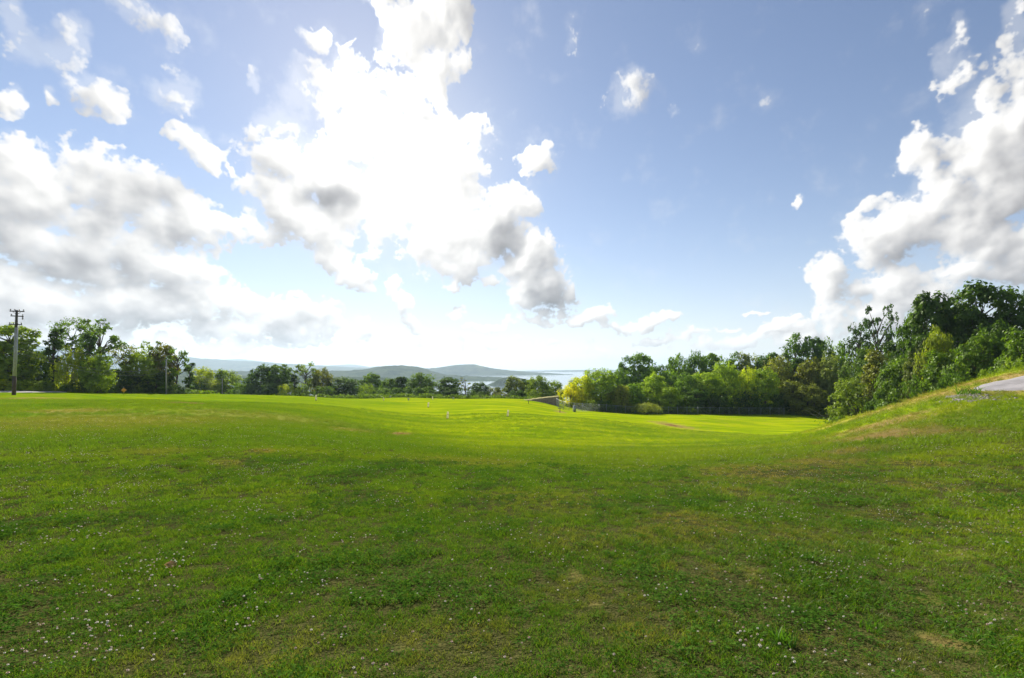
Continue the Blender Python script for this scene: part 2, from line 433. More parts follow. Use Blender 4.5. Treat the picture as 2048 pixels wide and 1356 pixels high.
def ground_z(x, y, rough=True):
    sh = np.shape(x)
    x = np.atleast_1d(np.asarray(x, float)).ravel(); y = np.atleast_1d(np.asarray(y, float)).ravel()
    th = np.arctan2(x, y); r = np.hypot(x, y)
    z = _rbf(np.clip(th, -0.84, 0.88), np.log(np.clip(r, 2.4, 150)))
    side = sstep(np.abs(th), 0.9, 1.9)                       # behind the viewer the hilltop is level
    z = z * (1 - side) + side * (0.1 - 0.02 * np.minimum(r, 120))
    z = z * sstep(r, 0.0, 2.2)
    fall = np.clip(r - 150, 0, None)                         # beyond the field the land drops to the lake
    z = z - fall * 0.10
    z = np.maximum(z, -80.0)
    if rough:
        a = sstep(r, 1.0, 6.0)
        z = z + 0.035 * a * fbm(x * 0.5, y * 0.5, 3) + 0.10 * sstep(r, 12, 60) * fbm(x * 0.09 + 7, y * 0.09, 3) + 0.010 * fbm(x * 2.3, y * 2.3, 2)
        z = z + sstep(r, 160, 400) * (fbm(x * 0.012, y * 0.012, 4) * 6)
    return z.reshape(sh)
def gz(x, y): return float(ground_z(np.array([x]), np.array([y]))[0])
def at(px, D):
    """A point of the ground: on the photo's column, at a distance ahead."""
    x = (px - CX) / F * D
    return (x, D, gz(x, D))
_D = np.exp(np.linspace(math.log(2.2), math.log(150), 400))
def seen(px, py):
    """Where the sight line through a photo point meets the ground."""
    x = (px - CX) / F * _D
    zr = -(py - HY) / F * _D + EYE
    hit = np.nonzero(ground_z(x, _D) > zr)[0]
    D = _D[hit[0]] if len(hit) else 150.0
    return at(px, D)

# ------------------------------------------------------------------ wear and colour of the lawn
# photo centre and half size of each patch
DRY = [(1760,850,70,16,.8),(1905,775,70,9,.8),(1960,752,60,8,.7),(1690,905,70,10,.6),(1470,985,60,10,.5),(1840,930,50,18,.5),(200,842,280,26,.38),(520,832,200,12,.30),(1280,1250,160,60,.35),(1580,1070,140,30,.3),(1150,1080,120,30,.3),(1772,868,60,30,1.0),(1800,812,60,10,.5),(1540,945,150,20,.85),(1640,925,70,14,.6),(1370,1050,100,34,.55),(1280,1075,60,22,.35),(1850,975,60,26,.5),(1800,1040,70,40,.35),(1440,1160,130,34,.45),(1190,1190,140,50,.35),
       (1440,1215,30,22,.6),(560,1290,150,60,.35),(525,903,34,5,.7),(300,905,80,10,.3),(150,822,120,6,.5),(60,797,60,3,.9),(700,860,60,5,.4),(800,868,28,5,1.0),(1345,850,40,7,.6),(460,925,50,8,.4),(1930,745,90,14,.7),(1990,728,60,12,.6),(1870,772,60,10,.7),
       (1900,785,40,10,.7),(1700,1290,200,60,.3),(900,1290,200,60,.35),(250,1330,160,40,.3),(420,838,90,6,.35),(1120,824,12,2,.9),(1100,1000,160,30,.25),(950,925,150,10,.3)]
SOIL = [(1885,1283,44,22,.65),(1860,1200,34,16,.6),(1395,1270,40,12,.7),(1775,872,30,14,.6),(1500,1140,34,9,.7),(1905,1110,40,14,.6),(1150,1145,26,10,.5),(1190,1210,36,8,.5),(380,806,34,2.2,1.0),(800,868,20,3,.9),(1345,851,14,3,.9),(1950,1168,30,10,.4),
        (1880,806,20,4,.8),(560,1320,40,12,.4),(1960,1230,40,14,.4),(820,1300,30,10,.4)]
def _world_patch(e):
    px, py, a, c, s_ = e
    p0 = np.array(seen(px, py)); px1 = np.array(seen(px + a, py)); far_ = np.array(seen(px, py - c)); near_ = np.array(seen(px, py + c))
    ry = min(abs(far_[1] - near_[1]) / 2 + 0.02, p0[1] * 0.45)
    return p0[0], p0[1], a / F * p0[1], ry, s_
DRYW = [_world_patch((*e[:4], min(1, e[4] * 1.35))) for e in DRY]; SOILW = [_world_patch(e) for e in SOIL]
def patch_field(x, y, L):
    acc = np.zeros(x.shape)
    wx = fbm(x * 0.9, y * 0.9 + 3, 4, .6); wy = fbm(x * 0.9 + 30, y * 0.9, 4, .6)
    w3 = fbm(x * 4.5, y * 4.5 + 3, 4, .65)
    for (cx, cy, rx, ry, s_) in L:
        u = (x - cx) / rx - (x / np.maximum(y, 1) - cx / cy) * 0 ; v = (y - cy) / ry
        r = np.sqrt(u * u + v * v) + 0.55 * wx + 0.25 * wy + 0.8 * w3
        acc = np.maximum(acc, s_ * (1 - sstep(r, 0.25, 1.25)))
    return acc
def lawn(x, y):
    """dryness, bare soil, fresh turf with painted sunlight (yellow green), clover, all 0 to 1"""
    x = np.asarray(x, float); y = np.asarray(y, float)
    r = np.hypot(x, y); th = np.arctan2(x, y)
    dry = patch_field(x, y, DRYW); soil = patch_field(x, y, SOILW)
    n = fbm(x * 0.35, y * 0.35, 5, .6)
    dry = np.clip(dry + (0.16 + .22 * sstep(th, -.1, .3)) * sstep(n, 0.15, 0.6) * sstep(r, 2, 10), 0, 1)
    cen = sstep(th, -0.50, -0.02)
    fresh_sunlit = sstep(r, 24 - 15 * cen, 66 - 32 * cen) * (0.50 + 0.50 * cen) * (1 - .35 * sstep(th, .35, .5) * (1 - sstep(r, 26, 40)))  # sunlit field beyond the brow, painted into the turf colour
    fresh_sunlit = np.maximum(fresh_sunlit, sstep(th + .02 * fbm(x * .4, y * .4, 3), 0.64, 0.71) * sstep(r, 2.5, 8) * (1 - sstep(r, 34, 40)) * (.72 + .25 * fbm(x * .5, y * .5, 3)))
    fresh_sunlit = np.maximum(fresh_sunlit, 0.20 * sstep(r, 3, 9) + 0.10 * sstep(r, 9, 20))
    fresh_sunlit = np.clip(fresh_sunlit + 0.25 * fbm(x * 0.05 + 3, y * 0.16, 3), 0, 1)
    clov = sstep(fbm(x * 0.45 + 50, y * 0.45, 4, .55), -0.05, 0.35) * (1 - sstep(r, 14, 45))
    return dry, soil, fresh_sunlit, clov

# ------------------------------------------------------------------ materials
def new_mat(name):
    m = bpy.data.materials.new(name); m.use_nodes = True; m.node_tree.nodes.clear()
    return m, NB(m.node_tree)
def out(nb, sh, vol=None, disp=None):
    o = nb.node('ShaderNodeOutputMaterial')
    if sh: nb.l.new(sh, o.inputs[0])
    if vol: nb.l.new(vol, o.inputs[1])
def rgb(*c): return (c[0], c[1], c[2], 1)
def pos(nb): return nb.node('ShaderNodeNewGeometry').outputs['Position']
def lawn_colour(nb, kind):
    def A(n):
        a = nb.node('ShaderNodeAttribute', attribute_type=kind, attribute_name=n); return a.outputs['Fac']
    p = pos(nb)
    n1 = nb.noise(p, 0.9, 4, .6); n2 = nb.noise(p, 9.0, 4, .6)
    mp = nb.node('ShaderNodeMapping'); nb.l.new(p, mp.inputs[0]); mp.inputs['Scale'].default_value = (0.10, 0.45, 0.3)
    streak = nb.noise(mp.outputs[0], 1.0, 5, .6)
    deep = nb.mix(nb.step(n1, .35, .65), rgb(0.031, 0.102, 0.004), rgb(0.066, 0.168, 0.006))  # near turf: clover's darker green, with some shade put into the colour
    deep = nb.mix(nb.step(n2, .40, .62), deep, rgb(0.088, 0.185, 0.010))
    fr = nb.mix(nb.step(streak, .38, .62), rgb(0.175, 0.275, 0.005), rgb(0.330, 0.385, 0.006))
    c = nb.mix(A('fresh_sunlit'), deep, fr)  # dark foreground to bright field: partly turf, partly painted shade and sunlight
    dry = nb.mix(nb.step(n2, .4, .6), rgb(0.22, 0.165, 0.045), rgb(0.38, 0.27, 0.115))
    c = nb.mix(nb.math('MULTIPLY', A('dry'), nb.step(n2, .25, .55, .45, 1.0)), c, dry)
    return c, A, n1, n2, p

m_ground, nb = new_mat("turf")
c, A, n1, n2, p = lawn_colour(nb, 'GEOMETRY')
n3 = nb.noise(p, 60, 3, .6)
soilc = nb.mix(n3, rgb(0.10, 0.048, 0.024), rgb(0.24, 0.135, 0.070))
c = nb.mix(nb.math('MULTIPLY', A('soil'), nb.step(n2, .3, .5, .5, 1.0)), c, soilc)
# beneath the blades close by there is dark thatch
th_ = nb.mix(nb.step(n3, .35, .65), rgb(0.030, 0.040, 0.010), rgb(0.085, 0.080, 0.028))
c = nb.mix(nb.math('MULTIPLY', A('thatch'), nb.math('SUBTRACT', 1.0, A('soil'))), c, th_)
# woods and fields across the valley
wood = nb.mix(nb.noise(p, .02, 6, .6), rgb(0.025, 0.045, 0.012), rgb(0.075, 0.10, 0.03))
c = nb.mix(A('valley'), c, wood)
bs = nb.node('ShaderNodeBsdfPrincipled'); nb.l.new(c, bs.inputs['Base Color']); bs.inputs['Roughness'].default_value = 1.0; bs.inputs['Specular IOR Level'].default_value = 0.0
bp = nb.node('ShaderNodeBump'); bp.inputs['Strength'].default_value = 0.9; bp.inputs['Distance'].default_value = 0.06
nb.l.new(nb.math('ADD', nb.noise(p, 14, 3, .7), nb.math('MULTIPLY', nb.noise(p, 2.2, 3, .6), 2.0)), bp.inputs['Height']); nb.l.new(bp.outputs[0], bs.inputs['Normal'])
out(nb, bs.outputs[0])

def set_attr(me, name, arr, dom='POINT'):
    a = me.attributes.new(name, 'FLOAT', dom); a.data.foreach_set('value', np.asarray(arr, np.float32).ravel())

def build_ground():
    th = np.concatenate([np.linspace(-1.05, 1.05, 620), np.linspace(1.05, 2 * math.pi - 1.05, 130)[1:-1]])
    rr = np.concatenate([[0.0], np.exp(np.linspace(math.log(0.5), math.log(220), 330)), np.exp(np.linspace(math.log(220), math.log(14000), 46))[1:]])
    nT, nR = len(th), len(rr)
    T_, R_ = np.meshgrid(th, rr)
    x = R_ * np.sin(T_); y = R_ * np.cos(T_)
    z = ground_z(x, y)
    i = np.arange(nR - 1)[:, None] * nT; j = np.arange(nT)[None]; j2 = (j + 1) % nT
    q = np.stack([i + j, i + j2, i + nT + j2, i + nT + j], -1).reshape(-1, 4)[:, ::-1]
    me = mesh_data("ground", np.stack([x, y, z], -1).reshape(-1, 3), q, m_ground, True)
    dry, soil, fresh_sunlit, clov = lawn(x.ravel(), y.ravel())
    r = R_.ravel()
    set_attr(me, 'dry', dry); set_attr(me, 'soil', soil); set_attr(me, 'fresh_sunlit', fresh_sunlit)
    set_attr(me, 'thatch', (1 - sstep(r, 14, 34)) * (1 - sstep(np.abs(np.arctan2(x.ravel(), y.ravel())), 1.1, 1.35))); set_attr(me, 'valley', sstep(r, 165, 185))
    return put("ground", me)
tag(build_ground(), kind='structure')

# ------------------------------------------------------------------ lake and hills
m_water, nb = new_mat("lake_water")
bs = nb.node('ShaderNodeBsdfPrincipled'); bs.inputs['Base Color'].default_value = rgb(0.10, 0.14, 0.16); bs.inputs['Roughness'].default_value = 0.12; bs.inputs['IOR'].default_value = 1.33
bp = nb.node('ShaderNodeBump'); bp.inputs['Strength'].default_value = 0.15; nb.l.new(nb.noise(pos(nb), 0.02, 4), bp.inputs['Height']); nb.l.new(bp.outputs[0], bs.inputs['Normal'])
out(nb, bs.outputs[0])
WATER = -62.0
ths = np.linspace(-1.2, 1.2, 60); wv_ = []
for r_ in (700, 15000): wv_ += [(r_ * math.sin(t_), r_ * math.cos(t_), WATER) for t_ in ths]
tag(put("water", mesh_data("water", wv_, [(i, i + 60, i + 61, i + 1) for i in range(59)], m_water)), kind='structure')

m_hill, nb = new_mat("wooded_hill")
p = pos(nb)
c = nb.mix(nb.step(nb.noise(p, 0.012, 6, .65), .35, .65), rgb(0.030, 0.055, 0.022), rgb(0.075, 0.105, 0.045))
c = nb.mix(nb.step(nb.noise(p, 0.0022, 3, .5), .60, .68), c, rgb(0.12, 0.14, 0.05))
bs = nb.node('ShaderNodeBsdfDiffuse'); nb.l.new(c, bs.inputs[0])
bp = nb.node('ShaderNodeBump'); bp.inputs['Strength'].default_value = 1.0; bp.inputs['Distance'].default_value = 8.0
nb.l.new(nb.noise(p, 0.05, 4, .7), bp.inputs['Height']); nb.l.new(bp.outputs[0], bs.inputs['Normal'])
out(nb, bs.outputs[0])

def ridge(prof, D, depth, bump, nx=420, ny=26, seed=0):
    """A wooded ridge: crest heights read at photo columns, lying D ahead, with a rounded cross-section."""
    px = np.array([p_[0] for p_ in prof], float); pz = np.array([(HY - p_[1]) / F * D + EYE for p_ in prof])
    u = np.linspace(px[0], px[-1], nx); z = np.interp(u, px, pz)
    zk = np.convolve(np.pad(z, 6, mode='edge'), np.hanning(13) / np.hanning(13).sum(), 'valid')
    vv = np.linspace(-1, 1, ny)
    U, V = np.meshgrid(u, vv)
    Y = D + V * depth
    X = (U - CX) / F * D * (1 + V * depth / D * 0.3)
    prof_ = np.cos(np.clip(V, -1, 1) * math.pi / 2) ** 1.2
    Z = (WATER - 6) + (zk[None] - WATER + 6) * prof_
    s_ = 1 / (bump * 6)
    Z = Z + bump * (fbm(X * s_ + seed, Y * s_, 4, .6) + 0.15) * prof_ ** 0.5 + depth * 0.05 * fbm(X / depth * 1.3 + seed, Y / depth * 1.3, 3) * (1 - np.exp(-((V) / 0.3) ** 2)) * prof_
    i = np.arange(ny - 1)[:, None] * nx; j = np.arange(nx - 1)[None]
    q = np.stack([i + j, i + j + 1, i + nx + j + 1, i + nx + j], -1).reshape(-1, 4)
    o = put("hills", mesh_data("hills", np.stack([X, Y, Z], -1).reshape(-1, 3), q, m_hill, True))
    return tag(o, kind='structure')
ridge([(-200,700),(-60,690),(60,690),(130,700),(200,706),(300,712),(372,714),(400,717),(440,719),(470,722),(520,723),(560,727),(600,729),(640,731),(680,734),(760,737),(820,740)], 6200, 900, 9, seed=1)
ridge([(360,722),(430,722),(455,719),(480,718),(500,720),(540,728),(600,731),(650,732),(680,730),(705,729),(735,734),(760,733),(790,731),(820,733),(850,736),(900,740),(1000,744)], 9500, 1200, 9, seed=2)
ridge([(700,742),(900,742),(1060,742),(1100,741),(1200,740),(1300,741),(1500,739),(1800,742),(2100,742)], 7500, 500, 6, seed=3)
ridge([(820,742),(850,738),(880,735),(905,731),(930,729),(950,729),(965,733),(985,737),(1010,740),(1050,744),(1090,746),(1130,749),(1180,751),(1300,752)], 4300, 420, 7, seed=4)
ridge([(300,740),(380,738),(420,742),(480,743),(560,742),(640,743),(700,742),(740,738),(765,733),(790,731),(815,732),(840,735),(855,740),(865,745),(890,750),(950,754),(1020,757)], 2500, 420, 9, seed=5)
ridge([(-150,735),(0,732),(100,735),(250,742),(400,746),(480,752),(560,752),(640,754),(760,757),(860,762)], 1500, 260, 8, seed=6)
ridge([(960,776),(985,766),(1000,758),(1012,755),(1030,755),(1045,757),(1065,762),(1085,770),(1110,776)], 1700, 80, 3, nx=120, seed=7)
ridge([(1120,768),(1160,760),(1200,755),(1300,752),(1500,750),(1700,750),(2100,748)], 2100, 260, 7, seed=8)

# ------------------------------------------------------------------ grass, clover and flowers (stuff)
def leafy_shader(nb, col, trans=0.45, gloss=0.06, tcol=None):
    d = nb.node('ShaderNodeBsdfDiffuse'); nb.l.new(col, d.inputs[0])
    t = nb.node('ShaderNodeBsdfTranslucent')
    tc_ = nb.mix(1.0, col, tcol or rgb(1.20, 1.32, 0.42), 'MULTIPLY'); nb.l.new(tc_, t.inputs[0])
    m1 = nb.node('ShaderNodeMixShader'); m1.inputs[0].default_value = trans
    nb.l.new(d.outputs[0], m1.inputs[1]); nb.l.new(t.outputs[0], m1.inputs[2])
    if gloss <= 0: return m1.outputs[0]
    g = nb.node('ShaderNodeBsdfGlossy'); g.inputs['Roughness'].default_value = 0.45; g.inputs[0].default_value = rgb(.8, .9, .7)
    m2 = nb.node('ShaderNodeMixShader'); m2.inputs[0].default_value = gloss
    nb.l.new(m1.outputs[0], m2.inputs[1]); nb.l.new(g.outputs[0], m2.inputs[2])
    return m2.outputs[0]
m_grass, nb = new_mat("grass_blades")
c, A, n1, n2, p = lawn_colour(nb, 'INSTANCER')
n4 = nb.noise(p, 140, 2, .5)
c = nb.mix(nb.step(n4, .56, .64), c, rgb(0.26, 0.22, 0.08))
c = nb.mix(nb.step(n4, .30, .44, 1.0, 0.0), c, rgb(0.022, 0.062, 0.006))
out(nb, leafy_shader(nb, c, 0.5, 0.02))
m_clover, nb = new_mat("clover_leaves")
p = pos(nb)
c = nb.mix(nb.step(nb.noise(p, 30, 3), .35, .65), rgb(0.032, 0.105, 0.012), rgb(0.120, 0.235, 0.030))
out(nb, leafy_shader(nb, c, 0.40, 0.0))
m_flower, nb = new_mat("clover_flower_heads")
p = pos(nb)
c = nb.mix(nb.step(nb.noise(p, 12, 2), .42, .6), rgb(0.72, 0.69, 0.60), rgb(0.55, 0.42, 0.36))
bs = nb.node('ShaderNodeBsdfDiffuse'); nb.l.new(c, bs.inputs[0]); out(nb, bs.outputs[0])

def grass_tuft(seed, n, R, h0, h1, wd):
    rs = np.random.RandomState(seed)
    a = rs.rand(n) * 2 * math.pi; rad = R * np.sqrt(rs.rand(n))
    bx, by = rad * np.cos(a), rad * np.sin(a)
    h = h0 + (h1 - h0) * rs.rand(n) ** 1.4
    d = rs.rand(n) * 2 * math.pi; lean = h * (0.25 + 0.9 * rs.rand(n))
    f = rs.rand(n) * math.pi; wx_, wy_ = np.cos(f) * wd / 2, np.sin(f) * wd / 2
    V = np.zeros((n, 5, 3))
    for k, (t, ws) in enumerate(((0, 1.0), (0.55, 0.85))):
        cx = bx + np.cos(d) * lean * t ** 1.8; cy = by + np.sin(d) * lean * t ** 1.8; cz = h * t * (1 - 0.15 * t) - 0.004
        V[:, 2 * k] = np.stack([cx - wx_ * ws, cy - wy_ * ws, cz], -1); V[:, 2 * k + 1] = np.stack([cx + wx_ * ws, cy + wy_ * ws, cz], -1)
    V[:, 4] = np.stack([bx + np.cos(d) * lean, by + np.sin(d) * lean, h * 0.85], -1)
    i = np.arange(n)[:, None] * 5
    return V.reshape(-1, 3), i + np.array([[0, 1, 3, 2]]), i + np.array([[2, 3, 4]])
def clover_tuft(seed, n, R, size):
    rs = np.random.RandomState(seed); mb = MB()
    V = []; Q = []; k = 0
    for _ in range(n):
        a = rs.rand() * 6.283; r = R * math.sqrt(rs.rand()); h = 0.018 + 0.032 * rs.rand()
        c0 = np.array([r * math.cos(a), r * math.sin(a), h]); tilt = (rs.rand(2) - .5) * 0.9; s0 = size * (0.7 + 0.6 * rs.rand()); a0 = rs.rand() * 6.283
        for L in range(3):
            b_ = a0 + L * 2.094
            dr = np.array([math.cos(b_), math.sin(b_), 0]); sd_ = np.array([-dr[1], dr[0], 0])
            P_ = [c0, c0 + dr * s0 * .55 - sd_ * s0 * .45, c0 + dr * s0 * 1.05 - sd_ * s0 * .3, c0 + dr * s0 * .95, c0 + dr * s0 * 1.05 + sd_ * s0 * .3, c0 + dr * s0 * .55 + sd_ * s0 * .45]
            P_ = [q + np.array([0, 0, (q[0] - c0[0]) * tilt[0] + (q[1] - c0[1]) * tilt[1] + (0.12 * s0 if i_ in (1, 2, 4, 5) else 0)]) for i_, q in enumerate(P_)]
            V += P_; Q += [(k, k + 1, k + 2, k + 3), (k, k + 3, k + 4, k + 5)]; k += 6
    return np.array(V), np.array(Q)
def flower(seed):
    rs = np.random.RandomState(seed); mb = MB()
    h = 0.060 + 0.02 * rs.rand(); lx, ly = (rs.rand(2) - .5) * 0.03
    mb.tube([(0, 0, 0), (lx * .4, ly * .4, h * .6), (lx, ly, h)], 0.0010, 4)
    n_q = len(mb.q)
    R_ = 0.0085
    V = []; T = []; k = 0
    for i in range(46):      # florets standing out of the head
        z = 1 - 1.55 * (i + .5) / 46; a = i * 2.39996; q = math.sqrt(1 - z * z) if abs(z) < 1 else 0
        d = np.array([q * math.cos(a), q * math.sin(a), z]); s_ = np.array([-math.sin(a), math.cos(a), 0]); u_ = np.cross(d, s_)
        o = np.array([lx, ly, h + R_ * .7]); e = R_ * (0.95 + 0.25 * rs.rand())
        V += [o + d * R_ * .25, o + d * R_ * .8 + s_ * .0022, o + d * e + u_ * .001, o + d * R_ * .8 - s_ * .0022]
        T.append((k, k + 1, k + 2, k + 3)); k += 4
    mb.add(V, T)
    return mb
src_grass = bpy.data.collections.new("grass_sources"); src_clover = bpy.data.collections.new("clover_sources"); src_flower = bpy.data.collections.new("flower_sources")
for s_ in range(5):
    V, Q, T3 = grass_tuft(s_, 46, 0.085, 0.020, 0.062, 0.0042)
    src_grass.objects.link(bpy.data.objects.new("grass_tuft", mesh_data("grass_tuft", V, [Q, T3], m_grass)))
    V, Q = clover_tuft(s_ + 20, 20, 0.085, 0.0105)
    src_clover.objects.link(bpy.data.objects.new("clover_tuft", mesh_data("clover_tuft", V, Q, m_clover)))
for s_ in range(4):
    me = flower(s_).data("clover_flower", m_clover); me.materials.append(m_flower)
    mi = np.zeros(len(me.polygons), np.int32); mi[8:54] = 1; me.polygons.foreach_set('material_index', mi)
    src_flower.objects.link(bpy.data.objects.new("clover_flower", me))

def scatter(name, pts, scale, rotz, nrm_, attrs, coll):
    """Points with scale, turn and slope; one instance of a source at each, picked at random."""
    me = bpy.data.meshes.new(name); me.vertices.add(len(pts)); me.vertices.foreach_set('co', np.asarray(pts, np.float32).ravel())
    set_attr(me, 'size', scale)
    # Euler that tips the plant with the slope after turning it
    a = me.attributes.new('turn', 'FLOAT_VECTOR', 'POINT')
    rx = np.arctan2(-nrm_[:, 1] * -1, nrm_[:, 2]) * -1; ry = np.arctan2(nrm_[:, 0], nrm_[:, 2])
    a.data.foreach_set('vector', np.stack([rx, ry, rotz], -1).astype(np.float32).ravel())
    for k_, v_ in attrs.items(): set_attr(me, k_, v_)
    o = put(name, me)
    ng = bpy.data.node_groups.new(name, 'GeometryNodeTree')
    ng.interface.new_socket("Geometry", in_out='INPUT', socket_type='NodeSocketGeometry'); ng.interface.new_socket("Geometry", in_out='OUTPUT', socket_type='NodeSocketGeometry')
    N = ng.nodes; L = ng.links
    gi = N.new('NodeGroupInput'); go = N.new('NodeGroupOutput')
    ip = N.new('GeometryNodeInstanceOnPoints'); ci = N.new('GeometryNodeCollectionInfo')
    ci.inputs['Collection'].default_value = coll; ci.inputs['Separate Children'].default_value = True; ci.inputs['Reset Children'].default_value = True
    s1 = N.new('GeometryNodeInputNamedAttribute'); s1.data_type = 'FLOAT'; s1.inputs[0].default_value = 'size'
    s2 = N.new('GeometryNodeInputNamedAttribute'); s2.data_type = 'FLOAT_VECTOR'; s2.inputs[0].default_value = 'turn'
    e2 = N.new('FunctionNodeEulerToRotation')
    m2p = N.new('GeometryNodeMeshToPoints')
    L.new(gi.outputs[0], m2p.inputs[0]); L.new(m2p.outputs[0], ip.inputs['Points'])
    ip.inputs['Pick Instance'].default_value = True
    L.new(ci.outputs[0], ip.inputs['Instance'])
    L.new(s2.outputs[0], e2.inputs[0]); L.new(e2.outputs[0], ip.inputs['Rotation']); L.new(s1.outputs[0], ip.inputs['Scale'])
    L.new(ip.outputs[0], go.inputs[0])
    md = o.modifiers.new("scatter", 'NODES'); md.node_group = ng
    return o
def ring_points(rs, r0, r1, dens, amax=0.90):
    n = int((r1 * r1 - r0 * r0) * amax * dens)
    r = np.sqrt(r0 * r0 + (r1 * r1 - r0 * r0) * rs.rand(n)); t = (rs.rand(n) * 2 - 1) * amax
    return r * np.sin(t), r * np.cos(t)
def slope(x, y):
    e = 0.15
    gx_ = (ground_z(x + e, y) - ground_z(x - e, y)) / (2 * e); gy_ = (ground_z(x, y + e) - ground_z(x, y - e)) / (2 * e)
    n = np.stack([-gx_, -gy_, np.ones_like(gx_)], -1)
    return n / np.linalg.norm(n, axis=1)[:, None]
no_grass = []          # polygons (roads) where nothing grows
def inside(poly, x, y):
    r = np.zeros(x.shape, bool); n = len(poly)
    for i in range(n):
        x1, y1 = poly[i]; x2, y2 = poly[(i + 1) % n]
        c_ = ((y1 > y) != (y2 > y)) & (x < (x2 - x1) * (y - y1) / (y2 - y1 + 1e-12) + x1)
        r ^= c_
    return r
# the asphalt apron on the right and the lane on the left: outlines over the ground
_e = [seen(*q) for q in ((1946,781),(1962,772),(1990,765),(2020,759),(2046,753),(2075,748),(2110,748))]
APRON = [(q[0], q[1]) for q in _e] + [(q[0], q[1]) for q in (seen(2110,786), seen(2080,785), seen(2046,783), seen(2000,782), seen(1970,783.5))]
_far = [at(-140,71), at(-60,71.5), at(20,73), at(70,75), at(105,77), at(132,80)]; _nr = [at(134,75), at(105,70), at(70,68), at(20,66.5), at(-60,65.5), at(-140,65)]
LANE = [(q[0], q[1]) for q in _far + _nr]
def build_grass():
    rs = np.random.RandomState(3)
    X = []; Y = []; S = []
    for r0, r1, dens, sc in ((1.6, 4.5, 260, .85), (4.5, 9, 170, 1.0), (9, 18, 62, 1.5), (18, 36, 20, 2.4), (36, 75, 5.5, 3.8)):
        x, y = ring_points(rs, r0, r1, dens, 1.5 if r1 < 10 else 1.2)
        X.append(x); Y.append(y); S.append(sc * (0.75 + 0.5 * rs.rand(len(x))))
    x = np.concatenate(X); y = np.concatenate(Y); s_ = np.concatenate(S)
    dry, soil, fresh_sunlit, clov = lawn(x, y)
    ok = (rs.rand(len(x)) > soil * 0.95) & (rs.rand(len(x)) > dry * 0.35) & ~inside(APRON, x, y) & ~inside(LANE, x, y)
    x, y, s_, dry, soil, fresh_sunlit, clov = [q[ok] for q in (x, y, s_, dry, soil, fresh_sunlit, clov)]
    r = np.hypot(x, y)
    # tall clumps and low ones
    s_ = s_ * (0.8 + 0.5 * sstep(fbm(x * 1.2, y * 1.2, 3), -.2, .5)) * (1 - 0.35 * dry)
    s_ = s_ * np.where(r > 36, 0.8, 1)
    z = ground_z(x, y); nm = slope(x, y)
    isc = (rs.rand(len(x)) < clov * 0.62 + 0.16) & (r < 16)
    g = ~isc
    P_ = np.stack([x, y, z], -1); rz = rs.rand(len(x)) * 6.283
    o = scatter("grass", P_[g], s_[g], rz[g], nm[g], dict(dry=dry[g], fresh_sunlit=fresh_sunlit[g]), src_grass)
    tag(o, kind='stuff')
    o = scatter("clover", P_[isc], s_[isc] * 0.95, rz[isc], nm[isc], {}, src_clover)
    tag(o, kind='stuff')
    # flower heads: thick in drifts, thin between
    X = []; Y = []; S = []
    for r0, r1, dens, sc in ((1.8, 6, 150, .78), (6, 14, 95, .85), (14, 34, 40, 1.1)):
        x, y = ring_points(rs, r0, r1, dens, 1.2); X.append(x); Y.append(y); S.append(sc * (0.5 + .75 * rs.rand(len(x))))
    x = np.concatenate(X); y = np.concatenate(Y); s_ = np.concatenate(S); th = np.arctan2(x, y)
    dry, soil, fresh_sunlit, clov = lawn(x, y)
    drift = sstep(fbm(x * 0.8 + 9, y * 0.8 + 2, 4, .6), -0.05, 0.45)
    pr = drift * (0.28 + 0.72 * sstep(-th, 0.1, 0.6) + 0.6 * sstep(th, 0.35, 0.6)) * (1 - soil) * (1 - dry * .7) * 1.3 + 0.06
    ok = rs.rand(len(x)) < pr
    x, y, s_ = x[ok], y[ok], s_[ok]
    o = scatter("clover_flowers", np.stack([x, y, ground_z(x, y)], -1), s_, rs.rand(len(x)) * 6.28, slope(x, y), {}, src_flower)
    tag(o, kind='stuff')
    print('instances', g.sum(), isc.sum(), len(x))
build_grass()

# ------------------------------------------------------------------ trees
m_leaf, nb = new_mat("foliage")
oi = nb.node('ShaderNodeObjectInfo'); p = pos(nb)
tcn = nb.node('ShaderNodeTexCoord')
n1 = nb.noise(p, 0.55, 3, .6); n2 = nb.noise(p, 3.1, 2, .5)
c = nb.mix(nb.step(n1, .30, .70), nb.mix(1.0, oi.outputs['Color'], rgb(1.4, 1.3, .95), 'MULTIPLY'), nb.mix(1.0, oi.outputs['Color'], rgb(3.0, 2.45, 1.2), 'MULTIPLY'))
c = nb.mix(nb.step(n2, .58, .72), c, nb.mix(1.0, c, rgb(1.6, 1.25, .9), 'MULTIPLY'))
out(nb, leafy_shader(nb, c, 0.48, 0.02))
m_bark, nb = new_mat("bark")
p = pos(nb); mp = nb.node('ShaderNodeMapping'); nb.l.new(p, mp.inputs[0]); mp.inputs['Scale'].default_value = (9, 9, 1.5)
c = nb.mix(nb.noise(mp.outputs[0], 1.0, 4, .6), rgb(.05, .038, .028), rgb(.17, .14, .11))
bs = nb.node('ShaderNodeBsdfDiffuse'); nb.l.new(c, bs.inputs[0]); out(nb, bs.outputs[0])

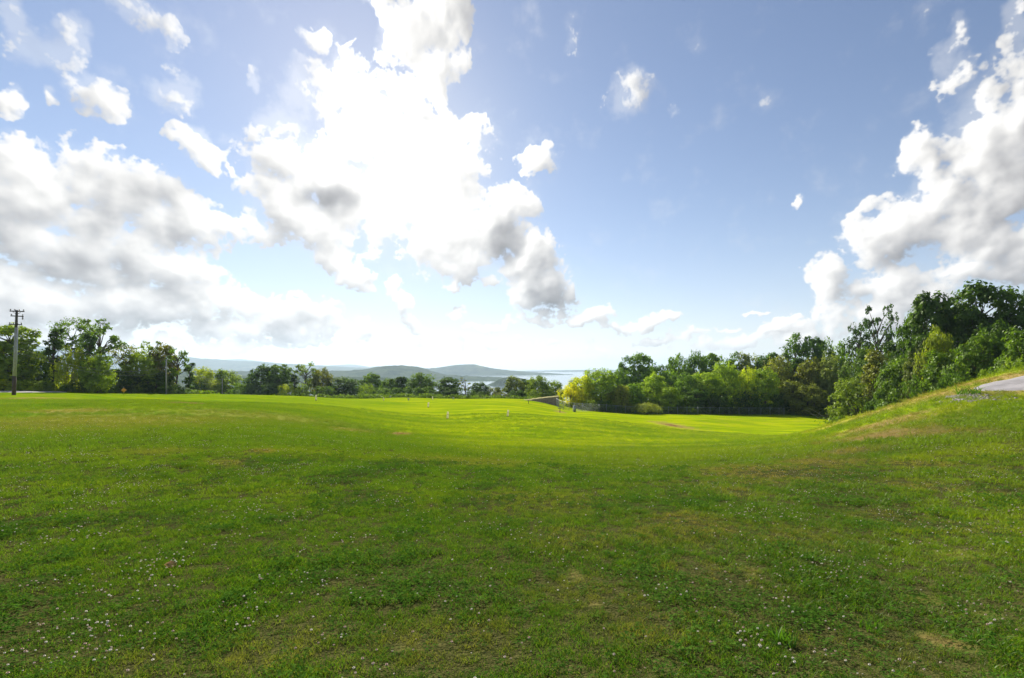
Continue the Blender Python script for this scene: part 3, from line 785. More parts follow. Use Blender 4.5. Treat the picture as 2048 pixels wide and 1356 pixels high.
def unit(v): return v / (np.linalg.norm(v, axis=-1, keepdims=True) + 1e-9)
def leaf_faces(rs, C, O, size, elong=1.5, up=.45, wild=.8):
    """Small four-sided leaf sprays at C, facing partly outward O."""
    n = len(C)
    N = unit(O * .6 + np.array([0, 0, up]) + wild * rs.randn(n, 3) * .5)
    a = unit(np.cross(N, rs.randn(n, 3))); b_ = np.cross(N, a)
    s_ = size * (0.6 + 0.8 * rs.rand(n))[:, None]
    V = np.stack([C - a * s_ * elong * .5, C + b_ * s_ * .42 + N * s_ * .08, C + a * s_ * elong * .5, C - b_ * s_ * .42 + N * s_ * .08], 1)
    return V.reshape(-1, 3), np.arange(4 * n).reshape(-1, 4)

def make_tree(seed, H, W, style, nlobe, nclump, nleaf, leaf):
    """Returns (trunk with limbs, crown) as mesh data, base at the origin."""
    rs = np.random.RandomState(seed)
    wood = MB()
    th_ = H * {'open': .78, 'feather': .72, 'vine': .9, 'tall': .85, 'round': .66, 'bush': .45, 'willow': .6, 'dome': .5, 'poplar': .92, 'thin': .95, 'multi': .5}[style]
    lean = rs.randn(2) * H * (.06 if style in ('vine', 'thin', 'open') else .03)
    def axis(t):
        t = np.asarray(t)[..., None]
        return np.concatenate([lean * t ** 1.5 + .012 * H * np.sin(t * 7 + seed), t * th_], -1)
    tt = np.linspace(0, 1, 9)
    r0 = H * (.020 if style != 'bush' else .012)
    if style not in ('dome', 'bush', 'multi'):
        wood.tube(np.vstack([axis(tt)]), r0 * (1.15 - tt) ** .9 + .012, 7)
    # lobes fill the outline of the crown
    L = []; k = 0
    while len(L) < nlobe and k < 4000:
        k += 1
        u = rs.rand(); a = rs.rand() * 6.283
        if style == 'round': z = .10 + .86 * u; w = math.sin(min(1, (z - .02) / .98) ** .85 * math.pi) ** .55 * .5
        elif style == 'tall': z = .12 + .84 * u; w = (.30 + .55 * math.sin(z * 2.6)) * .5
        elif style == 'poplar': z = .10 + .88 * u; w = (1.05 - z) ** .6 * .5
        elif style == 'open': z = .34 + .62 * u; w = (.35 + .65 * math.sin((z - .3) * 4.2)) * .5
        elif style == 'feather': z = .55 + .40 * u; w = (.55 + .45 * math.sin((z - .5) * 5)) * .5
        elif style == 'vine': z = .06 + .90 * u; w = (.42 + .22 * math.sin(z * 9 + seed) + (.25 if z > .7 else 0)) * .5
        elif style == 'bush': z = .08 + .80 * u; w = (1 - z ** 2.2) ** .5 * .5
        elif style == 'willow': z = .12 + .80 * u; w = math.sin(min(1, z * .95 + .12) * math.pi) ** .5 * .5
        elif style == 'dome': z = .42 + .46 * u; w = (1 - ((z - .42) / .5) ** 2) ** .5 * .5
        elif style == 'thin': z = .45 + .52 * u; w = .5 * (.5 + .5 * math.sin((z - .4) * 4))
        else: z = .12 + .8 * u; w = (1 - abs(z - .5)) * .5
        rad = W * w * (.35 + .65 * math.sqrt(rs.rand()))
        base = axis(min(1, z * H / th_))
        c_ = np.array([base[0] + rad * math.cos(a), base[1] + rad * math.sin(a), z * H])
        rl = (W * .5 * {'open': .24, 'feather': .30, 'thin': .26, 'vine': .36, 'willow': .34, 'dome': .34, 'bush': .34}.get(style, .35)) * (.65 + .7 * rs.rand())
        if all(np.linalg.norm(c_ - q) > .62 * (rl + r_) * (1 if style != 'vine' else .6) for q, r_ in L) or k > 2500: L.append((c_, rl))
    C = []; O = []
    ctr = np.array([lean[0] * .5, lean[1] * .5, H * .5])
    for c_, rl in L:
        # limb out to the lobe
        hz = c_[2] / th_
        if style in ('dome', 'bush', 'multi', 'willow') and rs.rand() < .6 or style == 'multi':
            s0 = np.array([rs.randn() * W * .03, rs.randn() * W * .03, 0])
        else:
            s0 = axis(np.clip(hz - .12 - .22 * rs.rand(), .08, .98))
        mid = s0 * .5 + c_ * .5 + np.array([0, 0, -.04 * H if style not in ('open',) else .03 * H]) + rs.randn(3) * .02 * H
        rb = r0 * (.30 if style != 'open' else .36) + .008
        wood.tube([s0, s0 * .6 + mid * .4, mid, mid * .4 + c_ * .6, c_], np.array([rb * 1.3, rb, rb * .75, rb * .5, rb * .3]), 5, False)
        d = unit(rs.randn(nclump, 3)); rr = rl * (.45 + .62 * rs.rand(nclump)[:, None] ** .6)
        sq = np.array([1, 1, .72 if style != 'willow' else 1.05])
        cc = c_ + d * rr * sq
        keep = rs.rand(nclump) < np.where(d[:, 2] < -.35, .55, 1.0)
        cc = cc[keep]; d = d[keep]
        for q in cc[::5]:
            wood.tube([c_, (c_ + q) / 2 + rs.randn(3) * .03 * rl, q], np.array([rb * .35, rb * .22, rb * .08]) + .004, 3, False)
        m = nleaf
        jit = rs.randn(len(cc), m, 3) * (rl * (.13 if style in ('open', 'feather', 'thin') else .17)) * np.array([1, 1, .75])
        if style in ('willow',):                # hanging sprays
            dz = -rs.rand(len(cc), m, 1) * rl * .7
            jit = jit * .6 + np.concatenate([d[:, None, :2] * .15 * rl * np.ones((1, m, 1)), dz], -1)
        P_ = cc[:, None] + jit
        out_ = unit(P_ - c_) * .7 + unit(P_ - ctr) * .5
        C.append(P_.reshape(-1, 3)); O.append(out_.reshape(-1, 3))
    C = np.vstack(C); O = np.vstack(O)
    ok = C[:, 2] > .02 * H
    V, Q = leaf_faces(rs, C[ok], O[ok], leaf, 1.5 if style != 'willow' else 2.6)
    return wood.data("trunk", m_bark, True), mesh_data("crown", V, Q, m_leaf)

KINDS = {   # style, height, width, lobes, clumps, leaves, leaf size
 'round1': ('round', 12, 10.5, 40, 34, 9, .37), 'round2': ('round', 12, 10, 36, 36, 9, .36), 'round3': ('round', 12, 11, 46, 30, 9, .36), 'round4': ('round', 12, 9.5, 34, 34, 9, .38),
 'tall1': ('tall', 14, 8, 40, 34, 9, .37), 'tall2': ('tall', 14, 7.5, 36, 34, 9, .37), 'tall3': ('tall', 14, 8.5, 44, 32, 9, .36),
 'open1': ('open', 14, 8.5, 30, 20, 8, .27), 'open2': ('open', 14, 8, 26, 20, 8, .27),
 'feather1': ('feather', 14, 9, 22, 26, 8, .25), 'vine1': ('vine', 13, 3.4, 26, 22, 9, .27), 'vine2': ('vine', 12, 4.2, 26, 22, 9, .27),
 'poplar1': ('poplar', 14, 8, 40, 32, 9, .36), 'bush1': ('bush', 4, 6, 26, 22, 9, .20), 'bush2': ('bush', 4, 6.5, 28, 22, 8, .21), 'bush3': ('bush', 4, 5.5, 24, 22, 9, .19),
 'willow1': ('willow', 9, 8, 30, 30, 11, .20), 'willow2': ('willow', 9, 7.5, 26, 30, 11, .20), 'dome1': ('dome', 5, 8, 34, 26, 10, .17), 'thin1': ('thin', 10, 3.8, 16, 14, 8, .22), 'thin2': ('open', 14, 7.5, 24, 15, 8, .27)}
PROTO = {}
for i_, (k_, v_) in enumerate(KINDS.items()):
    tr, cr = make_tree(100 + i_, v_[1], v_[2], v_[0], *v_[3:])
    PROTO[k_] = (tr, cr, v_[1], v_[2])
protos_used = {}
def plant(px, top, D, wpx, kind, col, label, group, name='tree', cat='tree', turn=None, sink=0.1):
    x, y, z = at(px, D)
    h = (HY - top) / F * D + EYE - z
    wd = wpx / F * D
    tr, cr, H0, W0 = PROTO[kind]
    root = empty(name, (x, y, z - sink), turn if turn is not None else (px * 1.7 + D) % 6.283)
    root.scale = (wd / W0, wd / W0, (h + sink) / H0)
    tag(root, label, cat, group)
    if kind not in protos_used:
        t_ = put("trunk", tr, root); c_ = put("crown", cr, root); protos_used[kind] = (t_, c_)
    else:
        for s_ in protos_used[kind]:
            q = s_.copy(); COL.objects.link(q); q.parent = root
        c_ = q
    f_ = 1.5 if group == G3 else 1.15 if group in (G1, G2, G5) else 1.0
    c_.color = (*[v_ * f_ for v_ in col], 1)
    return root
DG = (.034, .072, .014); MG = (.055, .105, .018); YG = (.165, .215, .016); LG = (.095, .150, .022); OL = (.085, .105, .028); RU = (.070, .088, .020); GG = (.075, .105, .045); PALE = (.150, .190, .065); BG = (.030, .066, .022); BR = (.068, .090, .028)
T = 'tree'; S = 'shrub'
G1 = 'vine-hung trees behind the lane on the left'; G2 = 'trees along the far edge of the field'; G3 = 'trees of the wood behind the fence'; G4 = 'trees on the slope behind the right ridge'; G5 = 'bushes along the edges of the field'
TREES = [
 # left, behind the lane: column, top row, distance, width, kind, colour, label, group
 (24,652,78,92,'tall1',LG,"yellow-green tree standing right behind the tall utility pole",G1),
 (-30,668,80,80,'round2',MG,"green tree cut by the picture's left edge beyond the utility pole",G1),
 (76,702,84,62,'round4',DG,"low dark green tree in the dip just right of the utility pole",G1),
 (106,650,80,34,'vine1',DG,"narrow column of dark vines on the first trunk right of the utility pole",G1),
 (134,636,86,72,'feather1',MG,"tall tree with a flat feathery top and bare upper trunk",G1),
 (143,690,80,50,'willow1',YG,"bright yellow-green tree under the flat feathery one",G1),
 (173,668,80,30,'vine2',BG,"dark vine-wrapped trunk just left of the tall upswept tree",G1),
 (205,636,84,74,'open1',MG,"tall tree of upswept branches with sky between them, left of the road sign",G1),
 (196,712,79,52,'round3',LG,"leafy green tree at the foot of the tall upswept tree",G1),
 (254,686,92,46,'feather1',OL,"small airy tree with a thin open crown above the orange road sign",G1),
 (276,706,92,58,'round1',LG,"mounded vine-covered tree right of the orange road sign",G1),
 (296,679,96,50,'open1',LG,"tall tree over the vine mound, second crown left of the thin grey pole",G1),
 (326,690,98,50,'round4',(.085,.095,.022),"tree with a rusty brown cast directly behind the thin grey pole",G1),
 (352,696,96,44,'open2',MG,"open tree just right of the thin grey pole",G1),
 (378,726,98,26,'vine2',DG,"small leaning vine-clad tree at the end of the roadside row",G1),
 (240,738,90,60,'round4',DG,"dark low tree directly behind the orange road sign",G1),
 (312,742,94,64,'round3',DG,"dark low tree filling the foot of the row by the thin grey pole",G1),
 # far edge of the field
 (408,737,150,46,'round1',YG,"yellow-green round tree left of the small distant pole",G2),
 (452,740,158,52,'round4',LG,"green tree with ragged top behind the small distant pole",G2),
 (398,764,146,40,'bush2',DG,"low dark bush at the foot of the yellow-green round tree",G5),
 (518,731,156,52,'round2',DG,"broad dark tree, first of the close pair past the low hedge",G2),
 (556,729,156,46,'tall3',MG,"second tree of the close pair past the low hedge",G2),
 (590,744,152,22,'vine1',DG,"thin dark vine column left of the tall light tree",G2),
 (614,724,156,48,'open2',LG,"tall light green tree with a loose spreading top at the field edge",G2),
 (645,738,158,42,'round3',OL,"olive tree leaning on the tall light green one",G2),
 (688,756,158,64,'round1',DG,"wide dark dense tree left of the lone distant round tree",G2),
 (738,747,172,50,'round2',MG,"round tree standing a little beyond the field edge row",G2),
 (777,757,160,36,'round4',MG,"green tree above the cream marker nearest the far edge",G2),
 (802,754,164,30,'tall2',DG,"narrow dark tree between two rounder ones at the field edge",G2),
 (838,747,158,56,'round3',MG,"larger mid-green tree with a stepped top at mid edge",G2),
 (893,756,156,52,'round1',DG,"dark round tree just before the gap with the lake",G2),
 (932,755,152,24,'thin1',OL,"thin see-through tree against the bright lake",G2),
 (957,765,156,38,'round2',DG,"low dark tree in front of the bright lake",G2),
 (990,774,154,40,'bush1',BR,"low brownish bushy tree right of the lake gap",G5),
 (1028,753,158,40,'round4',GG,"grey-green tree rising below the wooded island",G2),
 (1056,758,164,32,'tall3',DG,"dark tree tucked behind the light one above the earth bank",G2),
 (1080,753,158,46,'round3',LG,"light green tree above the middle of the earth bank",G2),
 (1110,763,156,38,'round1',LG,"small bright tree above the end of the earth bank",G2),
 # bushes in front of the far edge
 (490,766,150,50,'bush1',MG,"low rounded hedge bush between the two first tree groups",G5),
 (535,770,148,44,'bush3',DG,"dark bush at the foot of the close pair of trees",G5),
 (575,769,146,34,'bush2',YG,"bright light green bush, leftmost under the thin vine column",G5),
 (605,768,146,30,'bush3',LG,"bright bush at the foot of the tall light green tree",G5),
 (650,772,148,44,'bush1',MG,"bush beneath the olive tree",G5),
 (735,768,150,34,'bush2',LG,"small bright bush beneath the lone distant round tree",G5),
 (765,776,150,40,'bush3',MG,"low bush just left of the far cream marker",G5),
 (800,775,150,40,'bush1',DG,"dark low bush beneath the narrow dark tree",G5),
 (850,774,150,50,'bush2',MG,"mid-green bush beneath the stepped tree",G5),
 (905,776,150,44,'bush3',DG,"dark low bush at the lake gap",G5),
 (955,782,150,50,'bush2',MG,"flat low bush in front of the bright lake",G5),
 (1003,786,148,34,'bush3',BR,"dry brown shrub at the left end of the earth bank",G5),
 (1030,780,150,40,'bush1',DG,"dark bush beneath the grey-green tree",G5),
 (1062,780,150,44,'bush2',LG,"light bush peeping over the earth bank",G5),
 (1105,779,152,44,'bush1',LG,"light bush over the high end of the earth bank",G5),
 # the wood behind the fence: front row
 (1140,768,126,46,'willow2',(.20,.22,.012),"drooping bright yellow-green tree at the corner of the fence",G3),
 (1166,754,132,60,'round3',(.18,.22,.012),"yellow-green tree next to the drooping corner tree",G3),
 (1204,741,134,78,'round1',LG,"green tree lit on its left side, third behind the fence",G3),
 (1236,766,130,50,'willow1',OL,"olive soft-leaved tree behind the fence before the pale round bush",G3),
 (1268,768,132,46,'round4',MG,"mid-green tree directly behind the pale round bush",G3),
 (1302,748,136,56,'round2',LG,"light green tree above and right of the pale round bush",G3),
 (1338,776,128,34,'tall1',LG,"small light tree standing close behind the fence right of the pale bush",G3),
 (1372,748,136,56,'round3',MG,"green tree over the middle of the fence",G3),
 (1414,744,134,60,'round4',LG,"light green round crown over the middle fence posts",G3),
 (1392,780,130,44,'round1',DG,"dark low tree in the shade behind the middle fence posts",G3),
 (1455,728,134,58,'round1',LG,"broad light green tree in the front of the wood",G3),
 (1492,730,134,56,'willow1',YG,"yellowish tree with hanging sprays in the front of the wood",G3),
 (1532,738,132,60,'round2',LG,"rounded green tree above the right end of the fence",G3),
 (1562,716,136,54,'round3',OL,"olive-brown crown stepping up towards the higher trees",G3),
 (1585,762,128,52,'round4',BR,"brownish tree with russet leaves above the fence end",G3),
 (1625,722,132,62,'round1',RU,"russet-tinged tree right of the fence end",G3),
 (1615,770,124,56,'round2',BR,"low brown-green tree by the bleached fallen branches",G3),
 (1672,706,128,70,'willow2',GG,"grey-green soft tree, tallest behind the fallen branches",G3),
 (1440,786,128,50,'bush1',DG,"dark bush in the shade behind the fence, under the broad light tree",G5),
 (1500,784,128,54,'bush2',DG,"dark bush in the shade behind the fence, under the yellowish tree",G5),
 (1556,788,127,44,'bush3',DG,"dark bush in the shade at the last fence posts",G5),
 (1208,800,126,40,'bush1',MG,"green bush pressed against the fence near its corner",G5),
 (1180,800,122,34,'bush2',LG,"light bush pressed against the fence at its corner",G5),
 # back rows
 (1176,742,160,26,'poplar1',GG,"slim tree standing alone over the start of the wood against the lake haze",G3),
 (1246,714,156,34,'poplar1',DG,"pointed dark tree, left of the two first tall ones in the wood",G3),
 (1278,709,154,48,'tall1',MG,"tall full tree, right of the two first tall ones in the wood",G3),
 (1316,730,158,50,'round2',DG,"lower tree in the saddle of the wood's skyline",G3),
 (1352,712,156,50,'round3',MG,"rounded skyline tree after the saddle",G3),
 (1388,709,156,50,'round1',DG,"dark domed skyline tree, beside a rounded one",G3),
 (1428,707,158,52,'tall3',MG,"skyline tree above the broad light green crowns",G3),
 (1462,706,160,46,'poplar1',DG,"dark pointed skyline tree at mid wood",G3),
 (1494,707,158,46,'round4',GG,"grey-green skyline tree at mid wood",G3),
 (1528,708,156,46,'tall2',DG,"dark skyline tree just before the tall conical one",G3),
 (1585,669,140,62,'poplar1',DG,"tall conical dark tree rising well above the wood's skyline",G3),
 (1621,674,140,46,'tall3',BG,"dark tree shoulder to shoulder with the tall conical one",G3),
 (1650,680,142,44,'round4',MG,"open-topped tree right of the dark pair on the skyline",G3),
 (1684,690,142,48,'round3',MG,"rounded skyline tree below the lone bare-stemmed tree",G3),
 (1240,740,150,60,'round3',MG,"deep green tree filling the second row at the wood's start",G3),
 (1340,742,148,60,'round4',MG,"second-row tree with a broken outline under the skyline saddle",G3),
 (1430,732,150,60,'round2',DG,"dark second-row tree amid lighter crowns",G3),
 (1600,722,140,60,'round1',DG,"dark second-row tree below the tall conical one",G3),
 # slope behind the right ridge
 (1712,642,134,50,'open2',BG,"sparse tree with arching bare limbs, left of the tallest sparse one",G4),
 (1756,606,136,60,'open1',BG,"tallest sparse tree, its stem bare against the cloud",G4),
 (1715,752,110,88,'willow1',LG,"soft rounded willow-like tree at the foot of the ridge",G4),
 (1720,690,118,70,'willow2',MG,"feathery green tree beneath the two sparse ones",G4),
 (1768,702,104,66,'tall1',OL,"leaning tree with yellowish speckled leaves on its left side",G4),
 (1812,633,98,76,'round2',DG,"dark broad-topped tree right of the sparse pair",G4),
 (1800,716,92,72,'round4',MG,"green tree low on the slope under the dark broad-topped one",G4),
 (1836,694,88,56,'round3',GG,"grey-green tree with a rusty patch on the slope",G4),
 (1866,592,88,78,'tall2',DG,"tall dark tree with open spreading branches before the tallest crown",G4),
 (1872,664,80,54,'round1',(.115,.160,.018),"yellow-green crown set in front of the dark tall trees",G4),
 (1885,700,76,72,'tall3',MG,"bright-leaved green tree below the yellow-green crown",G4),
 (1905,618,92,60,'tall2',DG,"dark tree between the two tallest crowns",G4),
 (1958,571,84,100,'tall1',DG,"tallest and fullest dark tree on the right",G4),
 (1950,672,70,84,'round2',MG,"leafy tree in front of the tallest dark one",G4),
 (2000,650,70,70,'round3',DG,"dark tree above the end of the asphalt apron",G4),
 (2040,598,80,84,'round1',DG,"dark tree cut by the right edge of the picture",G4),
 (2046,660,62,80,'round4',MG,"mid-green tree low at the right edge above the asphalt",G4),
 (2110,620,70,90,'round2',DG,"dark tree just beyond the right edge",G4),
 (1770,775,98,60,'bush1',DG,"dark bush low behind the ridge crest",G5),
 (1840,752,80,60,'bush2',DG,"dark bush behind the ridge crest under the grey-green tree",G5),
 (1905,748,62,54,'bush3',DG,"dark bush behind the ridge crest under the bright-leaved tree",G5),
 (1978,739,48,44,'bush1',LG,"bright low bush peeking over the ridge crest left of the asphalt",G5),
 (2028,718,46,52,'bush2',LG,"bright low bush peeking over the crest above the asphalt",G5),
 # low growth along the lane
 (12,758,76,44,'bush1',YG,"bright roadside bush left of the utility pole foot",G5),
 (48,760,76,44,'bush2',LG,"roadside bush just right of the utility pole foot",G5),
 (84,762,78,44,'bush3',LG,"roadside bush beyond the lane under the narrow vine column",G5),
 (118,764,80,42,'bush1',LG,"last bright roadside bush before the grassy rise",G5),
 (155,762,79,44,'bush2',DG,"dark bush at the left start of the grassy rise",G5),
 (200,766,82,50,'bush3',DG,"dark bush at the foot of the upswept tree",G5),
 (345,770,92,56,'bush2',DG,"dark bush at the foot of the thin grey pole",G5),
]
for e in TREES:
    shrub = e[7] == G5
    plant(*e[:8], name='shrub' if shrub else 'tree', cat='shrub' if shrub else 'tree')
plant(1293,806,121,52,'dome1',PALE,"pale silvery round bush with bare stems in front of the fence",None,name='shrub',cat='shrub')

# rank growth that nobody could count: weeds under the trees and along the lane
def undergrowth():
    rs = np.random.RandomState(5); C = []
    def strip(pts, n, wid, hh):
        pts = np.array(pts, float)
        t = rs.rand(n) * (len(pts) - 1); i = t.astype(int); f = (t - i)[:, None]
        q = pts[i] * (1 - f) + pts[i + 1] * f
        x = q[:, 0] + rs.randn(n) * wid * .3; y = q[:, 1] + rs.rand(n) * wid
        z = ground_z(x, y); h = hh * (.45 + .55 * sstep(fbm(x * .25, y * .25, 3), -.3, .4))
        C.append(np.stack([x, y, z + rs.rand(n) ** 1.3 * h], -1))
    strip([at(c_, d_)[:2] for c_, d_ in ((-120,75),(0,76),(80,79),(130,82),(180,84),(240,88),(330,92),(400,100))], 9000, 4, .9)
    strip([at(c_, d_)[:2] for c_, d_ in ((400,144),(500,144),(600,140),(700,141),(800,142),(900,143),(1000,142),(1060,140))], 16000, 6, 1.5)
    strip([at(c_, d_)[:2] for c_, d_ in ((1150,122),(1230,125.5),(1300,125.5),(1400,126),(1500,126),(1600,125),(1700,118))], 20000, 9, 1.9)
    strip([at(c_, d_)[:2] for c_, d_ in ((1700,100),(1800,80),(1900,60),(1980,50),(2048,46),(2120,44))], 12000, 6, 2.0)
    strip([at(c_, d_)[:2] for c_, d_ in ((1210,134),(1400,138),(1600,134),(1750,112),(1880,86),(2048,64))], 26000, 8, 4.5)
    C = np.vstack(C); O = unit(rs.randn(len(C), 3))
    V, Q = leaf_faces(rs, C, O, .34, 1.7)
    o = put("undergrowth", mesh_data("undergrowth", V, Q, m_leaf)); o.color = (.060, .105, .018, 1)
    tag(o, kind='stuff')
undergrowth()

# ------------------------------------------------------------------ built things
def simple(name, col, rough=.8, metal=0.0, col2=None, scale=6.0, stretch=(1, 1, 1)):
    m, nb = new_mat(name)
    bs = nb.node('ShaderNodeBsdfPrincipled'); bs.inputs['Roughness'].default_value = rough; bs.inputs['Metallic'].default_value = metal
    if col2:
        mp = nb.node('ShaderNodeMapping'); nb.l.new(pos(nb), mp.inputs[0]); mp.inputs['Scale'].default_value = stretch
        c = nb.mix(nb.step(nb.noise(mp.outputs[0], scale, 4, .6), .35, .65), rgb(*col), rgb(*col2)); nb.l.new(c, bs.inputs['Base Color'])
    else: bs.inputs['Base Color'].default_value = rgb(*col)
    out(nb, bs.outputs[0]); return m
m_pole = simple("weathered_pole_wood", (.30, .27, .25), .85, 0, (.46, .43, .41), 3, (6, 6, .8))
m_butt = simple("creosoted_wood", (.055, .035, .028), .85, 0, (.11, .07, .055), 3, (6, 6, .8))
m_arm = simple("dark_crossarm_wood", (.07, .055, .05), .9)
m_iron = simple("dark_iron", (.05, .05, .055), .6, .6)
m_steel = simple("galvanised_steel", (.42, .44, .45), .5, .7, (.32, .34, .35), 20)
m_wire = simple("cable_sheath", (.16, .15, .15), .95)
m_porc = simple("insulator_glaze", (.16, .13, .12), .3)
m_cream, nb = new_mat("cream_marker_tube"); out(nb, leafy_shader(nb, nb.mix(nb.noise(pos(nb), 9, 2), rgb(.92, .90, .76), rgb(.86, .80, .60)), .45, 0, rgb(1, 1, 1)))
m_rust = simple("rusty_stub", (.24, .10, .05), .9)
m_grey = simple("grey_paint", (.30, .32, .36), .7)
m_yell = simple("orange_sign_sheet", (.80, .34, .03), .5)
m_asph = simple("asphalt", (.20, .19, .195), .95, 0, (.29, .275, .285), 1.3)
m_lane = simple("lane_asphalt", (.24, .22, .22), .95, 0, (.34, .31, .30), .8)
m_gravel = simple("broken_gravel", (.17, .15, .14), .95, 0, (.30, .27, .26), 5)
m_earth = simple("earth_bank_face", (.20, .15, .10), .95, 0, (.34, .27, .19), 1.6, (1, 1, 4))
m_tanleaf, nb = new_mat("dead_leaf"); out(nb, leafy_shader(nb, nb.mix(nb.noise(pos(nb), 60, 2), rgb(.50, .26, .13), rgb(.66, .38, .20)), .5, 0, rgb(1, 1, 1)))
m_deadwood = simple("bleached_wood", (.42, .38, .34), .85)

def road_sheet(name, poly, mat, lift, n=60, taper=.0):
    """A sheet over the ground inside the outline, with a low broken edge."""
    P_ = np.array(poly); h = len(P_) // 2
    # outline is far side then near side back again: loft between them
    k = [i for i in range(len(P_))]
    return P_
def loft(name, far_, near_, mat, lift, kind=None, nu=80, nv=14):
    far_, near_ = np.array(far_, float)[:, :2], np.array(near_, float)[:, :2]
    def res(p, n):
        s_ = np.concatenate([[0], np.cumsum(np.linalg.norm(np.diff(p, axis=0), axis=1))]); t = np.linspace(0, s_[-1], n)
        return np.stack([np.interp(t, s_, p[:, 0]), np.interp(t, s_, p[:, 1])], -1)
    a, b_ = res(far_, nu), res(near_, nu)
    v = np.linspace(0, 1, nv)[:, None, None]
    G = a[None] * (1 - v) + b_[None] * v
    G[0] += .05 * np.stack([fbm(np.arange(nu) * .7, np.zeros(nu), 3), fbm(np.arange(nu) * .7, np.ones(nu) * 9, 3)], -1)
    z = ground_z(G[..., 0], G[..., 1]) + lift
    z[0] -= lift + .05; z[-1] -= lift + .05; z[:, 0] -= lift * .5; z[:, -1] -= lift * .5
    i = np.arange(nv - 1)[:, None] * nu; j = np.arange(nu - 1)[None]
    q = np.stack([i + j, i + nu + j, i + nu + j + 1, i + j + 1], -1).reshape(-1, 4)
    o = put(name, mesh_data(name, np.concatenate([G, z[..., None]], -1).reshape(-1, 3), q, mat, True))
    return tag(o, kind='structure')
tip = seen(1947, 779)
loft("road", [tip] + [seen(*q) for q in ((1962,772),(1990,765),(2020,759),(2046,753),(2075,748),(2110,746))], [tip] + [seen(*q) for q in ((1965,783),(2000,783),(2046,784),(2080,785),(2110,786))], m_asph, .05)
loft("road", _far, _nr[::-1], m_lane, .06)
# gravel washed out at the tip of the asphalt
def gravel(px, py, a, c):
    p0 = seen(px, py); rs = np.random.RandomState(int(px)); mb = MB(); n = 260
    for _ in range(n):
        u, v = rs.randn(2) * .45
        x = p0[0] + u * a / F * p0[1]; y = p0[1] + v * c
        r = .02 + .05 * rs.rand() ** 2
        an = rs.rand() * 6.28
        P_ = np.array([(math.cos(t + an) * r * (1 + .3 * rs.rand()), math.sin(t + an) * r * (1 + .3 * rs.rand()), 0) for t in np.arange(5) * 1.2566])
        Pt = P_ * .6 + np.array([0, 0, r * .7])
        z = gz(x, y) + .005
        V = np.vstack([P_, Pt]) + np.array([x, y, z])
        mb.add(V, [(k_, (k_ + 1) % 5, 5 + (k_ + 1) % 5, 5 + k_) for k_ in range(5)] + [(5, 6, 7, 8)], [(5, 8, 9)])
    return mb
mb = gravel(1955, 799, 55, 1.2); g2_ = gravel(1920, 793, 22, .8)
for v_ in (g2_,):
    for V in [np.vstack(v_.v)]: mb.add(V, np.vstack(v_.q), np.vstack(v_.t))
tag(mb.build("gravel", m_gravel), kind='stuff')

def arm_with_insulators(root, h, half, n, up=True, dx=0.0):
    mb = MB(); mb.box((dx, 0, h), (half * 2, .10, .12)); a = mb.build("crossarm", m_arm, root)
    for i in range(n):
        x = dx - half * .92 + 2 * half * .92 * i / (n - 1)
        if abs(x - dx) < .12 and n > 2: continue
        m2 = MB()
        s_ = 1 if up else -1
        z0 = h + s_ * .06
        m2.tube([(x, 0, z0), (x, 0, z0 + s_ * .06), (x, 0, z0 + s_ * .07), (x, 0, z0 + s_ * .14), (x, 0, z0 + s_ * .15), (x, 0, z0 + s_ * .22)], [.03, .03, .07, .05, .075, .02], 8)
        m2.build("insulator", m_porc, a)
    return a
# the tall pole by the lane
x, y, z = at(27.5, 60.5)
HP = (HY - 620) / F * 60.5 + EYE - z
pole = tag(empty("utility_pole", (x, y, z - .3), math.radians(12)), "tall grey wooden utility pole with three dark crossarms beside the lane", "utility pole", "poles carrying the wires")
pole.rotation_euler = (0, math.radians(2.0), math.radians(0))
hb = 2.75; HT = HP + .3
mb = MB(); mb.tube([(0, 0, 0), (0, 0, 1.5), (0, 0, hb)], [.21, .205, .20], 12); mb.build("pole_butt", m_butt, pole, smooth=True)
mb = MB(); mb.tube([(0, 0, hb), (0, 0, HT * .5), (0, 0, HT * .8)], [.195, .165, .145], 12); mb.build("pole_shaft", m_pole, pole, smooth=True)
mb = MB(); mb.tube([(0, 0, HT * .8), (0, 0, HT)], [.143, .12], 12); mb.build("pole_top", m_arm, pole, smooth=True)
mb = MB(); mb.tube([(.27, -.02, hb - .2), (.26, -.02, HT * .5), (.20, -.02, HT * .83)], [.045] * 3, 8)
for h in np.linspace(hb, HT * .8, 6): mb.box((.19, -.02, h), (.16, .05, .05))
mb.build("conduit", m_steel, pole)
arm_with_insulators(pole, HT - .16, .92, 4, dx=.04); arm_with_insulators(pole, HT - .78, .80, 3, dx=.06); arm_with_insulators(pole, HT - 1.86, .82, 4, dx=-.1)
for h in (HT - .78,):
    mb = MB(); mb.tube([(.80, 0, h - .05), (.80, 0, h - .42)], [.05, .07], 8); mb.build("lightning_arrester", m_porc, pole)
mb = MB(); mb.tube([(-.5, .0, HT - .2), (0, .02, HT - .62)], .025, 5); mb.tube([(.55, .0, HT - .2), (0, .02, HT - .62)], .025, 5); mb.build("arm_brace", m_iron, pole)
def slim_pole(px, top, D, label, r):
    x, y, z = at(px, D); h = (HY - top) / F * D + EYE - z + .2
    o = tag(empty("utility_pole", (x, y, z - .2)), label, "utility pole", "poles carrying the wires")
    mb = MB(); mb.tube([(0, 0, 0), (0, 0, h)], [r, r * .72], 10); mb.build("pole_shaft", m_pole, o, smooth=True)
    for hh in (h - .25, h - 1.4, h - 2.5):
        m2 = MB(); m2.tube([(0, -.05, hh - .08), (0, -.14, hh - .06), (0, -.15, hh + .02)], [.03, .05, .03], 7); m2.build("insulator", m_porc, o)
    return o, h
